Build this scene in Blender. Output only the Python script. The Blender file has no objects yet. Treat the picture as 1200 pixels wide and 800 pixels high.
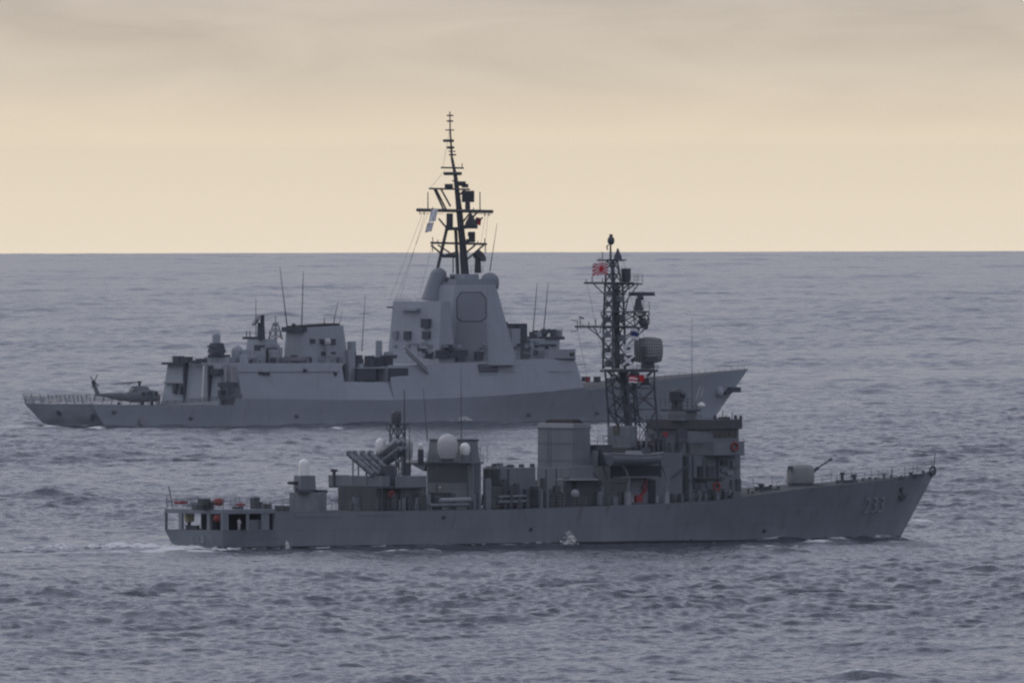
import bpy, math, random
import numpy as np
from mathutils import Vector, Matrix, noise as mnoise

random.seed(7)
scene = bpy.context.scene
col = scene.collection
R_EARTH = 6.371e6
FPX = 27540.0            # focal length in units where the picture is 1200 wide
CAM_H = 43.5
PITCH = 206.0 / FPX      # camera looks this far below level (horizon dip included)
ROLL = math.radians(-0.15)

# ------------------------------------------------------------------ camera
cam_data = bpy.data.cameras.new("camera")
cam = bpy.data.objects.new("camera", cam_data)
col.objects.link(cam)
cam_data.sensor_width = 36.0
cam_data.lens = FPX / 1200.0 * 36.0
cam_data.clip_start = 50.0
cam_data.clip_end = 90000.0
CAMROT = (Matrix.Rotation(math.radians(90) - PITCH, 3, 'X') @ Matrix.Rotation(ROLL, 3, 'Z'))
cam.matrix_world = Matrix.Translation((0, 0, CAM_H)) @ CAMROT.to_4x4()
scene.camera = cam
scene.view_settings.view_transform = 'Standard'
scene.view_settings.look = 'None'
scene.view_settings.exposure = 0.0
scene.view_settings.gamma = 1.0
scene.cycles.use_denoising = True
scene.cycles.max_bounces = 5
scene.cycles.diffuse_bounces = 2
scene.cycles.glossy_bounces = 3
scene.cycles.volume_bounces = 1
scene.cycles.transparent_max_bounces = 8
scene.cycles.filter_width = 2.3
scene.cycles.denoising_prefilter = 'FAST'
scene.cycles.sample_clamp_indirect = 4.0

# ------------------------------------------------------------------ world: bright haze low over the sea, heavy cloud above
SUN_EL, SUN_AZ = math.radians(38), math.radians(-52)    # azimuth from +Y, negative = to the left
world = bpy.data.worlds.new("World")
scene.world = world
world.use_nodes = True
nt = world.node_tree
for n in list(nt.nodes): nt.nodes.remove(n)
N, L = nt.nodes.new, nt.links.new
def wmath(op, a, b=None, c=None, clamp=False):
    m = N('ShaderNodeMath'); m.operation = op; m.use_clamp = clamp
    for i, v in enumerate((a, b, c)):
        if v is None: continue
        if isinstance(v, (int, float)): m.inputs[i].default_value = v
        else: L(v, m.inputs[i])
    return m.outputs[0]
def wmix(fac, a, b, typ='MIX'):
    m = N('ShaderNodeMix'); m.data_type = 'RGBA'; m.blend_type = typ
    for s, v in ((m.inputs[0], fac), (m.inputs[6], a), (m.inputs[7], b)):
        if isinstance(v, (int, float)): s.default_value = v
        elif isinstance(v, tuple): s.default_value = v + (1,)
        else: L(v, s)
    return m.outputs[2]
out = N('ShaderNodeOutputWorld'); bg = N('ShaderNodeBackground')
L(bg.outputs[0], out.inputs[0])
sky = N('ShaderNodeTexSky'); sky.sky_type = 'NISHITA'; sky.sun_disc = False
sky.sun_elevation = SUN_EL; sky.sun_rotation = SUN_AZ
tc = N('ShaderNodeTexCoord'); sep = N('ShaderNodeSeparateXYZ'); L(tc.outputs['Generated'], sep.inputs[0])
zpos = wmath('MAXIMUM', sep.outputs[2], 0.0)
t = wmath('POWER', wmath('MAXIMUM', wmath('ADD', sep.outputs[2], .0037), 0.0), 0.5)
ramp = N('ShaderNodeValToRGB'); L(t, ramp.inputs[0])
CR = ramp.color_ramp
stops = [(0.0, (1.09, .94, .70)), (0.045, (1.055, .90, .66)), (0.0667, (1.0, .85, .615)), (0.0728, (.865, .735, .55)), (0.0787, (.79, .675, .52)), (0.0877, (.70, .61, .49)), (0.1034, (.59, .52, .445)),
         (0.14, (.55, .52, .49)), (0.232, (.47, .47, .515)), (0.366, (.44, .45, .55)), (0.603, (.38, .40, .52)), (1.0, (.49, .51, .60))]
while len(CR.elements) < len(stops): CR.elements.new(0.5)
for e, (p, c) in zip(CR.elements, stops): e.position = p; e.color = c + (1,)
# thin cloud streaks low down
mp = N('ShaderNodeMapping'); L(tc.outputs['Generated'], mp.inputs[0]); mp.inputs['Scale'].default_value = (1.0, 1.0, 4.2)
n1 = N('ShaderNodeTexNoise'); L(mp.outputs[0], n1.inputs['Vector']); n1.inputs['Scale'].default_value = 95; n1.inputs['Distortion'].default_value = .6; n1.inputs['Detail'].default_value = 7; n1.inputs['Roughness'].default_value = .5
n2 = N('ShaderNodeTexNoise'); L(mp.outputs[0], n2.inputs['Vector']); n2.inputs['Scale'].default_value = 2.2; n2.inputs['Detail'].default_value = 6
low = wmath('MULTIPLY', wmath('SUBTRACT', n1.outputs[0], .5), wmath('MULTIPLY', wmath('MULTIPLY', zpos, 130.0, clamp=True), .62))
high = wmath('MULTIPLY', wmath('SUBTRACT', n2.outputs[0], .5), wmath('MULTIPLY', wmath('MULTIPLY', zpos, 5.0, clamp=True), 1.1))
cl = wmath('ADD', wmath('ADD', low, high), 1.0)
az = wmath('ADD', wmath('MULTIPLY', sep.outputs[1], -.16), wmath('ADD', wmath('MULTIPLY', sep.outputs[0], -.12), 1.14))
gain = wmath('MULTIPLY', cl, az)
overcast = wmix(1.0, ramp.outputs[0], gain, 'MULTIPLY')
skyc = wmix(1.0, sky.outputs[0], (.1, .1, .1), 'MULTIPLY')
L(wmix(.94, skyc, overcast), bg.inputs[0])
bg.inputs[1].default_value = 1.0

sun_d = bpy.data.lights.new("sun", 'SUN'); sun_d.energy = 0.6; sun_d.angle = math.radians(25); sun_d.color = (1, .93, .82)
sun_d.specular_factor = 1.0
sun = bpy.data.objects.new("sun", sun_d); col.objects.link(sun)
sd = Vector((math.sin(SUN_AZ) * math.cos(SUN_EL), math.cos(SUN_AZ) * math.cos(SUN_EL), math.sin(SUN_EL)))
sun.rotation_euler = sd.to_track_quat('Z', 'Y').to_euler()

# ------------------------------------------------------------------ layout helper: photo column/row + a plane of the ship -> a point on the ship
def ray(px, py):
    return CAMROT @ Vector(((px - 600) / FPX, -(py - 400) / FPX, -1.0))
def sea_z(x, y): return -(x * x + y * y) / (2 * R_EARTH)
def sea_point(px, py):
    d = ray(px, py)
    a = -(d.x ** 2 + d.y ** 2) / (2 * R_EARTH)
    # CAM_H + k dz = a k^2
    disc = d.z ** 2 + 4 * a * CAM_H
    k = (-d.z - math.sqrt(max(disc, 0))) / (2 * -a) if disc > 0 else 23000
    return Vector((d.x * k, d.y * k, CAM_H + d.z * k))

class Ship:
    def __init__(s, name, px, py, yaw):
        s.o = sea_point(px, py); s.yaw = math.radians(yaw)
        s.c, s.s = math.cos(s.yaw), math.sin(s.yaw)
        s.scale = FPX / s.o.y
        s.root = bpy.data.objects.new(name, None); col.objects.link(s.root)
        s.root.location = s.o; s.root.rotation_euler = (0, 0, s.yaw)
        s.mat = Matrix.Translation(s.o) @ Matrix.Rotation(s.yaw, 4, 'Z')
        s.inv = s.mat.inverted()
        print('ship', name, s.o, 'px/m', s.scale)
    def pt(s, px, py, x=None, y=None, v=None):
        a = s.inv @ Vector((0, 0, CAM_H)); d = (s.inv.to_3x3() @ ray(px, py))
        if x is not None: k = (x - a.x) / d.x
        elif y is not None: k = (y - a.y) / d.y
        else:
            if v is None: v = 0
            k = (v - (a.x * s.s + a.y * s.c)) / (d.x * s.s + d.y * s.c)
        return a + d * k
    def w(s, p): return s.mat @ Vector(p)

# ------------------------------------------------------------------ materials
def paint(name, base, rough=.6, var=.12, streak=.10, spec=.3, scale=.35, metallic=0):
    m = bpy.data.materials.new(name); m.use_nodes = True
    t_ = m.node_tree; b = t_.nodes['Principled BSDF']
    b.inputs['Roughness'].default_value = rough
    b.inputs['Specular IOR Level'].default_value = spec
    b.inputs['Metallic'].default_value = metallic
    tc_ = t_.nodes.new('ShaderNodeTexCoord')
    n_ = t_.nodes.new('ShaderNodeTexNoise'); n_.inputs['Scale'].default_value = scale; n_.inputs['Detail'].default_value = 6
    t_.links.new(tc_.outputs['Object'], n_.inputs['Vector'])
    mp_ = t_.nodes.new('ShaderNodeMapping'); mp_.inputs['Scale'].default_value = (1.3, 1.3, .12)
    t_.links.new(tc_.outputs['Object'], mp_.inputs[0])
    n3 = t_.nodes.new('ShaderNodeTexNoise'); n3.inputs['Scale'].default_value = 1.1; n3.inputs['Detail'].default_value = 4
    t_.links.new(mp_.outputs[0], n3.inputs['Vector'])
    def mm(op, a, bb):
        q = t_.nodes.new('ShaderNodeMath'); q.operation = op
        for i, v in enumerate((a, bb)):
            if isinstance(v, (int, float)): q.inputs[i].default_value = v
            else: t_.links.new(v, q.inputs[i])
        return q.outputs[0]
    k = mm('ADD', mm('ADD', mm('MULTIPLY', mm('SUBTRACT', n_.outputs[0], .5), var * 2.5), mm('MULTIPLY', mm('SUBTRACT', n3.outputs[0], .5), streak * 2.5)), 1.0)
    mx = t_.nodes.new('ShaderNodeMix'); mx.data_type = 'RGBA'; mx.blend_type = 'MULTIPLY'; mx.inputs[0].default_value = 1
    mx.inputs[6].default_value = tuple(base) + (1,); t_.links.new(k, mx.inputs[7])
    t_.links.new(mx.outputs[2], b.inputs['Base Color'])
    return m
def weather(m, rust=.35, seam=.10, w=5.0, h=2.1):
    """welded plates of slightly different grey and faint rust runs, in the ship's own coordinates"""
    t_ = m.node_tree; b = t_.nodes['Principled BSDF']; src = b.inputs['Base Color'].links[0].from_socket
    tc_ = t_.nodes.new('ShaderNodeTexCoord'); sp = t_.nodes.new('ShaderNodeSeparateXYZ'); t_.links.new(tc_.outputs['Object'], sp.inputs[0])
    ad = t_.nodes.new('ShaderNodeMath'); t_.links.new(sp.outputs[0], ad.inputs[0]); t_.links.new(sp.outputs[1], ad.inputs[1])
    cb = t_.nodes.new('ShaderNodeCombineXYZ'); t_.links.new(ad.outputs[0], cb.inputs[0]); t_.links.new(sp.outputs[2], cb.inputs[1])
    br = t_.nodes.new('ShaderNodeTexBrick'); t_.links.new(cb.outputs[0], br.inputs['Vector']); br.inputs['Scale'].default_value = 1.0
    br.inputs['Brick Width'].default_value = w; br.inputs['Row Height'].default_value = h; br.inputs['Mortar Size'].default_value = .035
    br.inputs['Color1'].default_value = (1, 1, 1, 1); br.inputs['Color2'].default_value = (1 - seam,) * 3 + (1,); br.inputs['Mortar'].default_value = (1 - seam * 2.4,) * 3 + (1,)
    mx = t_.nodes.new('ShaderNodeMix'); mx.data_type = 'RGBA'; mx.blend_type = 'MULTIPLY'; mx.inputs[0].default_value = 1
    t_.links.new(src, mx.inputs[6]); t_.links.new(br.outputs['Color'], mx.inputs[7])
    mp_ = t_.nodes.new('ShaderNodeMapping'); mp_.inputs['Scale'].default_value = (1.1, 1.1, .16); t_.links.new(tc_.outputs['Object'], mp_.inputs[0])
    nz = t_.nodes.new('ShaderNodeTexNoise'); nz.inputs['Scale'].default_value = 1.0; nz.inputs['Detail'].default_value = 5; t_.links.new(mp_.outputs[0], nz.inputs['Vector'])
    mr = t_.nodes.new('ShaderNodeMapRange'); mr.inputs[1].default_value = .60; mr.inputs[2].default_value = .78; mr.inputs[4].default_value = rust; t_.links.new(nz.outputs[0], mr.inputs[0])
    m2 = t_.nodes.new('ShaderNodeMix'); m2.data_type = 'RGBA'; m2.inputs[7].default_value = (.11, .07, .055, 1)
    t_.links.new(mr.outputs[0], m2.inputs[0]); t_.links.new(mx.outputs[2], m2.inputs[6]); t_.links.new(m2.outputs[2], b.inputs['Base Color'])
M = dict(
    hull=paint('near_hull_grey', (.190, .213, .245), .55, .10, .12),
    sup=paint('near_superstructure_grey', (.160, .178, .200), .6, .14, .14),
    light=paint('pale_grey', (.25, .26, .28), .6),
    mast=paint('mast_dark_grey', (.07, .077, .092), .6),
    deck=paint('deck_dark_grey', (.075, .08, .085), .8),
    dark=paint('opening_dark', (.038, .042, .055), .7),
    black=paint('soot_black', (.012, .012, .013), .8),
    boot=paint('boot_topping', (.016, .017, .02), .5),
    white=paint('radome_white', (.74, .74, .72), .45, .04, .05),
    dome=paint('radome_grey_white', (.42, .42, .43), .5, .06, .06),
    red=paint('signal_red', (.24, .035, .04), .5, .1, .05),
    orange=paint('safety_orange', (.22, .045, .038), .5, .1, .05),
    yellow=paint('cream_yellow', (.62, .6, .40), .6),
    glass=paint('dark_glass', (.015, .018, .022), .15, spec=.6),
    num=paint('faded_number_grey', (.25, .272, .305), .6, .3, .2),
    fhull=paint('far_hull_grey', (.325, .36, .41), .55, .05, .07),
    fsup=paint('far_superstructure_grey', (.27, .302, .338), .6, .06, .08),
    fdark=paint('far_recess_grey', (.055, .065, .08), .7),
    fpanel=paint('array_panel_grey', (.185, .205, .235), .7, .05, .03),
    fmast=paint('far_mast_grey', (.04, .043, .052), .6),
    cloth_white=paint('flag_white', (.72, .72, .74), .9, .03, .03),
    cloth_red=paint('flag_red', (.55, .035, .045), .9, .03, .03),
    cloth_blue=paint('flag_blue', (.03, .05, .17), .9, .03, .03),
    heli=paint('helicopter_grey', (.13, .15, .17), .5),
    skin=paint('skin', (.42, .27, .2), .6, .02, 0),
    navy=paint('navy_coverall', (.03, .035, .06), .9, .1, 0),
    pale=paint('pale_clothing', (.5, .5, .5), .9, .1, 0),
)

weather(M['hull'], .5, .09); weather(M['fhull'], .25, .05, 7, 2.6); weather(M['fsup'], .2, .05, 4, 2.5); weather(M['sup'], .4, .08, 2.4, 2.2)
# ------------------------------------------------------------------ mesh builder
class MB:
    def __init__(s): s.v = []; s.f = []; s.smooth = []; s.mi = []; s.cur = 0
    def add(s, vs, fs, smooth=False):
        o = len(s.v); s.v += [tuple(p) for p in vs]
        for f in fs: s.f.append([o + i for i in f]); s.smooth.append(smooth); s.mi.append(s.cur)
        return s
    def box(s, x0, x1, y0, y1, z0, z1, tx=0, ty=0, bev=0):
        # tx / ty : how far the top is drawn in on each side
        return s.add([(x0, y0, z0), (x1, y0, z0), (x1, y1, z0), (x0, y1, z0), (x0 + tx, y0 + ty, z1), (x1 - tx, y0 + ty, z1), (x1 - tx, y1 - ty, z1), (x0 + tx, y1 - ty, z1)],
                     [(3, 2, 1, 0), (4, 5, 6, 7), (0, 1, 5, 4), (1, 2, 6, 5), (2, 3, 7, 6), (3, 0, 4, 7)])
    def prism(s, bot, top):
        n = len(bot)
        return s.add(list(bot) + list(top), [tuple(range(n - 1, -1, -1)), tuple(range(n, 2 * n))] + [(i, (i + 1) % n, n + (i + 1) % n, n + i) for i in range(n)])
    def cyl(s, a, b, r0, r1=None, n=10, cap=True):
        a, b = Vector(a), Vector(b); r1 = r0 if r1 is None else r1
        d = (b - a).normalized(); u = d.orthogonal().normalized(); w = d.cross(u)
        vs = []
        for p, r in ((a, r0), (b, r1)):
            for i in range(n):
                q = 2 * math.pi * i / n; vs.append(p + (u * math.cos(q) + w * math.sin(q)) * r)
        s.add(vs, [(i, (i + 1) % n, n + (i + 1) % n, n + i) for i in range(n)], n > 6)
        if cap: s.add(vs, [tuple(range(n - 1, -1, -1)), tuple(range(n, 2 * n))])
        return s
    def bar(s, a, b, r=.06): return s.cyl(a, b, r, r, 4)
    def tube(s, pts, r, n=6):
        for a, b in zip(pts[:-1], pts[1:]): s.cyl(a, b, r, r, n)
        return s
    def lathe(s, c, prof, n=24, axis='Z'):
        c = Vector(c); vs = []
        for r, h in prof:
            for i in range(n):
                q = 2 * math.pi * i / n; a, b = r * math.cos(q), r * math.sin(q)
                vs.append(c + (Vector((a, b, h)) if axis == 'Z' else Vector((h, a, b)) if axis == 'X' else Vector((a, h, b))))
        fs = []
        for k in range(len(prof) - 1):
            for i in range(n):
                j = (i + 1) % n; fs.append((k * n + i, k * n + j, (k + 1) * n + j, (k + 1) * n + i))
        s.add(vs, fs, True)
        m_ = (len(prof) - 1) * n
        return s.add(vs, [tuple(range(n - 1, -1, -1)), tuple(range(m_, m_ + n))])
    def ball(s, c, r, sz=1, n=18):
        return s.lathe(c, [(max(r * math.sin(math.pi * k / 10), .001), -r * sz * math.cos(math.pi * k / 10)) for k in range(11)], n)
    def xform(s, mat):
        s.v = [tuple(mat @ Vector(p)) for p in s.v]; return s
    def build(s, name, mat, parent=None, bevel=0):
        me = bpy.data.meshes.new(name); me.from_pydata(s.v, [], s.f); me.update()
        for m_ in (mat if isinstance(mat, (list, tuple)) else [mat]): me.materials.append(m_)
        me.polygons.foreach_set('use_smooth', s.smooth)
        me.polygons.foreach_set('material_index', s.mi)
        me.update()
        o = bpy.data.objects.new(name, me); col.objects.link(o)
        if parent is not None: o.parent = parent
        if bevel:
            b = o.modifiers.new('bevel', 'BEVEL'); b.width = bevel; b.segments = 2; b.limit_method = 'ANGLE'
        return o
def tag(o, label=None, cat=None, group=None, kind=None):
    if label: o['label'] = label
    if cat: o['category'] = cat
    if group: o['group'] = group
    if kind: o['kind'] = kind
    return o
def thing(name, label, cat, loc, rz=0, group=None):
    o = bpy.data.objects.new(name, None); col.objects.link(o); o.location = loc; o.rotation_euler = (0, 0, rz)
    return tag(o, label, cat, group)

def b3(S, name, pxL, pxM, pxR, pyT, pyB, yn, mat, parent=None, tx=0, ty=0, bevel=.05, yfar=None, dz=0):
    """a block read off three corners: far-aft, near-aft and near-forward column, top and bottom row"""
    m = S.pt(pxM, pyB, y=yn); t_ = S.pt(pxM, pyT, y=yn); r = S.pt(pxR, pyB, y=yn)
    if yfar is None: yfar = S.pt(pxL, pyB, x=m.x).y
    o = MB().box(m.x, max(r.x, m.x + .15), yn, yfar, m.z - dz, t_.z, tx, ty).build(name, mat, parent or S.root, bevel)
    return o, (m.x, r.x, yn, yfar, m.z - dz, t_.z)

def lattice(mb, lv, r=.09, rb=.05, sub=1):
    """four legs through levels (z, cx, cy, hx, hy) with X bracing and rings"""
    L4 = [[Vector((cx + sx * hx, cy + sy * hy, z)) for sx, sy in ((-1, -1), (1, -1), (1, 1), (-1, 1))] for z, cx, cy, hx, hy in lv]
    for a, b in zip(L4[:-1], L4[1:]):
        for i in range(4):
            mb.cyl(a[i], b[i], r, r, 6)
            j = (i + 1) % 4
            for k in range(sub):
                f0, f1 = k / sub, (k + 1) / sub
                p0, p1 = a[i].lerp(b[i], f0), a[i].lerp(b[i], f1); q0, q1 = a[j].lerp(b[j], f0), a[j].lerp(b[j], f1)
                mb.bar(p0, q1, rb); mb.bar(q0, p1, rb); mb.bar(p1, q1, rb)
    return mb

def rail(S, pts, name='guard_rail', h=1.1, step=1.8, mat=None, parent=None, r=.022, rp=.03):
    mb = MB()
    pts = [Vector(p) for p in pts]
    for a, b in zip(pts[:-1], pts[1:]):
        n = max(1, round((b - a).length / step))
        for i in range(n + 1):
            p = a.lerp(b, i / n); mb.bar(p, p + Vector((0, 0, h)), rp)
        for k in (.36, .68, 1.0): mb.bar(a + Vector((0, 0, h * k)), b + Vector((0, 0, h * k)), r)
    return mb.build(name, mat or M['sup'], parent or S.root)
# ================================================================== the near ship
A = Ship('warship', 227, 643.5, 38.5)
tag(A.root, 'dark grey frigate in front, with open lattice mast and square funnel', 'warship', 'warships under way')
def hbA(x):   # half breadth at the deck
    if x < 30: return 5.5 + 1.15 * math.sin(min(x / 30, 1) * math.pi / 2)
    if x < 66: return 6.65
    q = (x - 66) / (109.4 - 66); return max(.12, 6.65 * (1 - q ** 2.1))
rowsA = [(262, 597), (300, 598), (345, 599), (450, 598.5), (600, 596.5), (700, 593), (770, 590), (840, 586.5), (900, 578), (950, 571), (1000, 566.5), (1050, 560), (1080, 555.5), (1097.5, 550)]
deckA = []
for px, py in rowsA:
    x = (px - 227) / 8.0
    for _ in range(6): x = A.pt(px, py, y=-hbA(min(max(x, 0), 109.3))).x
    deckA.append((x, A.pt(px, py, y=-hbA(min(x, 109.3))).z))
deckA[0] = (0.0, deckA[0][1])
LA = deckA[-1][0]
print('near ship length', LA, deckA)
DXA = np.array([d[0] for d in deckA]); DZA = np.array([d[1] for d in deckA])
def dzA(x): return float(np.interp(x, DXA, DZA))
XQ = 7.3          # forward end of the open quarterdeck
def hull_mesh(stations, zfun, hb_d, hb_w, rake_bow, rake_aft, L_, cap=True):
    mb = MB(); rings = []
    for x in stations:
        q = x / L_; zd = zfun(x); hd = hb_d(x); hw = hb_w(x)
        ring = []
        for k, (f, hh) in enumerate(((1, hd), (.72, hd + (hw - hd) * .30), (.42, hd + (hw - hd) * .62), (.18, hd + (hw - hd) * .85), (0, hw), (-.35, hw * .8), (-.6, hw * .25))):
            z = zd * f if f >= 0 else f * 7
            low = (zd - z) / zd if zd else 0
            xs = x - rake_bow * low * max(0, (q - .6) / .4) ** 1.6 * 1.0 + rake_aft * min(low, 1.3) * max(0, 1 - q * 14)
            ring.append((xs, hh, z))
        rings.append(ring)
    n = len(rings[0])
    for sgn in (-1, 1):
        vs = [(p[0], sgn * p[1], p[2]) for r in rings for p in r]
        fs = []; fb = []
        for i in range(len(rings) - 1):
            for k in range(n - 1):
                f = (i * n + k, i * n + k + 1, (i + 1) * n + k + 1, (i + 1) * n + k)
                fs.append(f if sgn < 0 else f[::-1])
        mb.add(vs, fs, False)
    # deck and ends
    vs = [(r[0][0], -r[0][1], r[0][2]) for r in rings] + [(r[0][0], r[0][1], r[0][2]) for r in rings]
    m_ = len(rings)
    mb.cur = 1; mb.add(vs, [(i, i + 1, m_ + i + 1, m_ + i) for i in range(m_ - 1)]); mb.cur = 0
    if cap:
        r = rings[0]; mb.add([(p[0], -p[1], p[2]) for p in r] + [(p[0], p[1], p[2]) for p in r], [tuple(range(n)) + tuple(range(2 * n - 1, n - 1, -1))])
        r = rings[-1]; mb.add([(p[0], -p[1], p[2]) for p in r] + [(p[0], p[1], p[2]) for p in r], [tuple(range(n - 1, -1, -1)) + tuple(range(n, 2 * n))])
    return mb
def hbAw(x):
    if x < 25: return 4.6 + 1.5 * math.sin(x / 25 * math.pi / 2)
    if x < 55: return 6.1
    q = (x - 55) / (109.4 - 55); return max(.06, 6.1 * (1 - q ** 1.45))
QZ = A.pt(262, 621, y=-5.5).z       # top of the quarterdeck bulwark
rakeA = 5.6
st = [XQ + 8 * i / 8 for i in range(9)] + list(np.linspace(XQ + 9, LA, 60))
hullA = hull_mesh(st, dzA, hbA, hbAw, rakeA, 0, LA).build('hull', [M['hull'], M['deck']], A.root)
# stern part below the open quarterdeck
mb = hull_mesh(list(np.linspace(0, XQ - .004, 8)), lambda x: QZ, hbA, hbAw, 0, .75, LA)
mb.f = [f for f, m_ in zip(mb.f, mb.mi) if m_ == 0]; mb.smooth = [False] * len(mb.f); mb.mi = [0] * len(mb.f)
mb.cur = 1; mb.add([(0.3, -5.2, QZ - .3), (XQ, -5.6, QZ - .3), (XQ, 5.6, QZ - .3), (0.3, 5.2, QZ - .3)], [(0, 1, 2, 3)])
mb.build('stern_hull', [M['hull'], M['deck']], A.root)
# flight-deck slab over it, with frames of the openings
z1 = dzA(0); slab_b = A.pt(262, 602, y=-5.5).z
mb = MB(); N_ = 8
xs = np.linspace(0, XQ, N_)
top = [(x, -hbA(x), z1) for x in xs] + [(x, hbA(x), z1) for x in xs[::-1]]
mb.prism([(p[0], p[1], slab_b) for p in top], top)
mb.build('stern_deck', [M['hull']], A.root)
def post(mb, x0, x1, y0, y1): mb.box(x0, x1, y0, y1, QZ - .02, slab_b + .02)
for px0, px1 in ((191, 194.5), (210, 213.5), (243, 246.5), (259, 262)):
    ya, yb = A.pt(px0, 610, x=.1).y, A.pt(px1, 610, x=.1).y
    yb = max(yb, -5.48); ya = min(ya, 5.48)
    MB().box(.02, .35, min(ya, yb), max(ya, yb), QZ - .02, slab_b + .02).build('stern_post', M['hull'], A.root)
MB().box(.36, .8, -5.52, -5.2, QZ - .02, slab_b + .02).build('stern_post', M['hull'], A.root)
for sg in (-1, 1):
    for px0, px1 in ((290.5, 293.5), (307, 316)):
        xa, xb = A.pt(px0, 610, y=-5.8).x, A.pt(px1, 610, y=-5.8).x
        y_ = sg * hbA((xa + xb) / 2)
        MB().box(xa, min(xb, XQ + .5), y_ - .12 * sg, y_ - .3 * sg, QZ - .02, slab_b + .02).build('stern_post', M['hull'], A.root)
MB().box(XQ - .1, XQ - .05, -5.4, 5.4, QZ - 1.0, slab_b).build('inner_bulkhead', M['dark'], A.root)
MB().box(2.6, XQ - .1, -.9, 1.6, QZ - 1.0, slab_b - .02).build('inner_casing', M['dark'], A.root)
MB().box(.7, 1.1, .3, 2.4, QZ - .32, QZ + .5).build('mooring_winch', M['deck'], A.root)
p = A.pt(301, 615, y=-5.3); MB().box(p.x - 1.0, p.x + 1.0, -5.3, -5.1, QZ - .1, QZ + 1.15).build('shutter_panel', M['sup'], A.root)
# boot topping
mb = MB()
for sgn in (-1, 1):
    xs = np.linspace(.78, LA, 70); V_ = []; F_ = []
    for x in xs:
        low = 1.0; q = x / LA
        xx = x - rakeA * .97 * max(0, (q - .6) / .4) ** 1.6
        V_ += [(xx, sgn * (hbAw(x) + .05), -.9), (xx, sgn * (hbAw(x) + .07), .32)]
    for i in range(len(xs) - 1): F_.append((2 * i, 2 * i + 2, 2 * i + 3, 2 * i + 1))
    mb.add(V_, F_)
mb.build('boot_topping', M['boot'], hullA)
# rubbing strakes and discharge marks
mb = MB()
def hull_side(px, py, off=.03):
    """point on the starboard hull side seen at this column and row"""
    y = -6.0
    for _ in range(14):
        p = A.pt(px, py, y=y)
        x = min(max(p.x, 0), LA - .1); 
        q = x / LA; zd = dzA(x); low = max(0, (zd - p.z) / zd)
        xd = min(LA - .1, x + rakeA * low * max(0, (q - .6) / .4) ** 1.6)
        y = .5 * y + .5 * -(hbA(xd) + (hbAw(xd) - hbA(xd)) * min(max(low, 0), 1) + off)
    return A.pt(px, py, y=y)
for a, b in (((302, 629), (329, 630)), ((420, 603), (470, 602)), ((345, 604), (400, 604.5))):
    MB().bar(hull_side(*a), hull_side(*b), .07).build('rubbing_strake', M['hull'], hullA)
for px, py in ((310, 626), (622, 620), (810, 633), (520, 606), (896, 622)):
    p = hull_side(px, py); MB().box(p.x - .2, p.x + .2, p.y - .05, p.y + .1, p.z - .18, p.z + .18).build('hull_vent', M['dark'], hullA)

# lettering (text -> mesh)
def text_mesh(s, size, name, mat, mtx, parent, ext=.01):
    c = bpy.data.curves.new(name, 'FONT'); c.body = s; c.size = size; c.align_x = 'CENTER'; c.align_y = 'CENTER'; c.extrude = ext
    o = bpy.data.objects.new('tmp', c); col.objects.link(o)
    bpy.context.view_layer.update()
    me = bpy.data.meshes.new_from_object(o.evaluated_get(bpy.context.evaluated_depsgraph_get()))
    bpy.data.objects.remove(o)
    me.name = name; me.materials.clear(); me.materials.append(mat); me.transform(mtx)
    o = bpy.data.objects.new(name, me); col.objects.link(o); o.parent = parent
    return o
a, b = hull_side(1009, 593), hull_side(1041, 591)
up = (hull_side(1025, 583) - hull_side(1025, 602)).normalized()
ex = (b - a).normalized(); nrm = ex.cross(up).normalized(); up2 = nrm.cross(ex)
T_ = Matrix(((ex.x, up2.x, nrm.x), (ex.y, up2.y, nrm.y), (ex.z, up2.z, nrm.z))).to_4x4()
cen = hull_side(1025, 592.5, .12)
num = text_mesh('233', 2.75, 'hull_number', M['num'], Matrix.Translation(cen) @ T_, hullA)
c = A.pt(232, 632, x=.25)
T_ = Matrix(((0, 0, -1), (-1, 0, 0), (0, 1, 0))).to_4x4()
for k, ch in enumerate('ちくま'): text_mesh(ch, .95, 'stern_lettering', M['num'], Matrix.Translation((c.x - .12, c.y + 1.0 - k * 1.0, c.z)) @ T_, hullA)
# anchor
c = hull_side(1057, 580, .15)
mb = MB(); mb.bar(c + Vector((-.3, 0, 1.2)), c + Vector((.4, -.05, -.6)), .14)
mb.tube([c + Vector((-.6, 0, -.1)), c + Vector((.0, 0, -.9)), c + Vector((.5, 0, -.75)), c + Vector((.9, 0, .1))], .15)
mb.xform(Matrix.Translation(c) @ Matrix.Scale(.7, 4) @ Matrix.Translation(-c)); mb.build('anchor', M['deck'], hullA)
MB().cyl(c + Vector((-.3, .1, .9)), c + Vector((-.3, -.1, 1.0)), .45, .4, 12).build('hawse_pipe', M['dark'], hullA)

# guard rails
def deck_pt(x, s=-1, inset=.15): x = min(x, LA - .3); return (x, s * (hbA(x) - inset), dzA(x))
for s_ in (-1, 1):
    rail(A, [deck_pt(x, s_) for x in (.2, 5, 10, 14)], h=1.5, step=1.6)
    rail(A, [deck_pt(x, s_) for x in (14, 20, 27)], h=1.2, step=1.8)
    rail(A, [deck_pt(x, s_) for x in np.linspace(82, LA - .6, 12)], h=1.15, step=2.0)
rail(A, [(.2, -5.2, z1), (.2, 5.2, z1)], h=1.3, step=1.5)
MB().bar((LA - .4, 0, dzA(LA) - .1), (LA - .1, 0, dzA(LA) + 1.9), .05).build('jackstaff', M['mast'], A.root)
c = A.pt(1093, 551.5, y=-.3)
mb = MB(); mb.tube([c + Vector((.45 * math.cos(q), 0, .5 * math.sin(q))) for q in np.linspace(0, 2 * math.pi, 13)], .12); mb.build('bow_fairlead', M['mast'], A.root)
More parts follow.
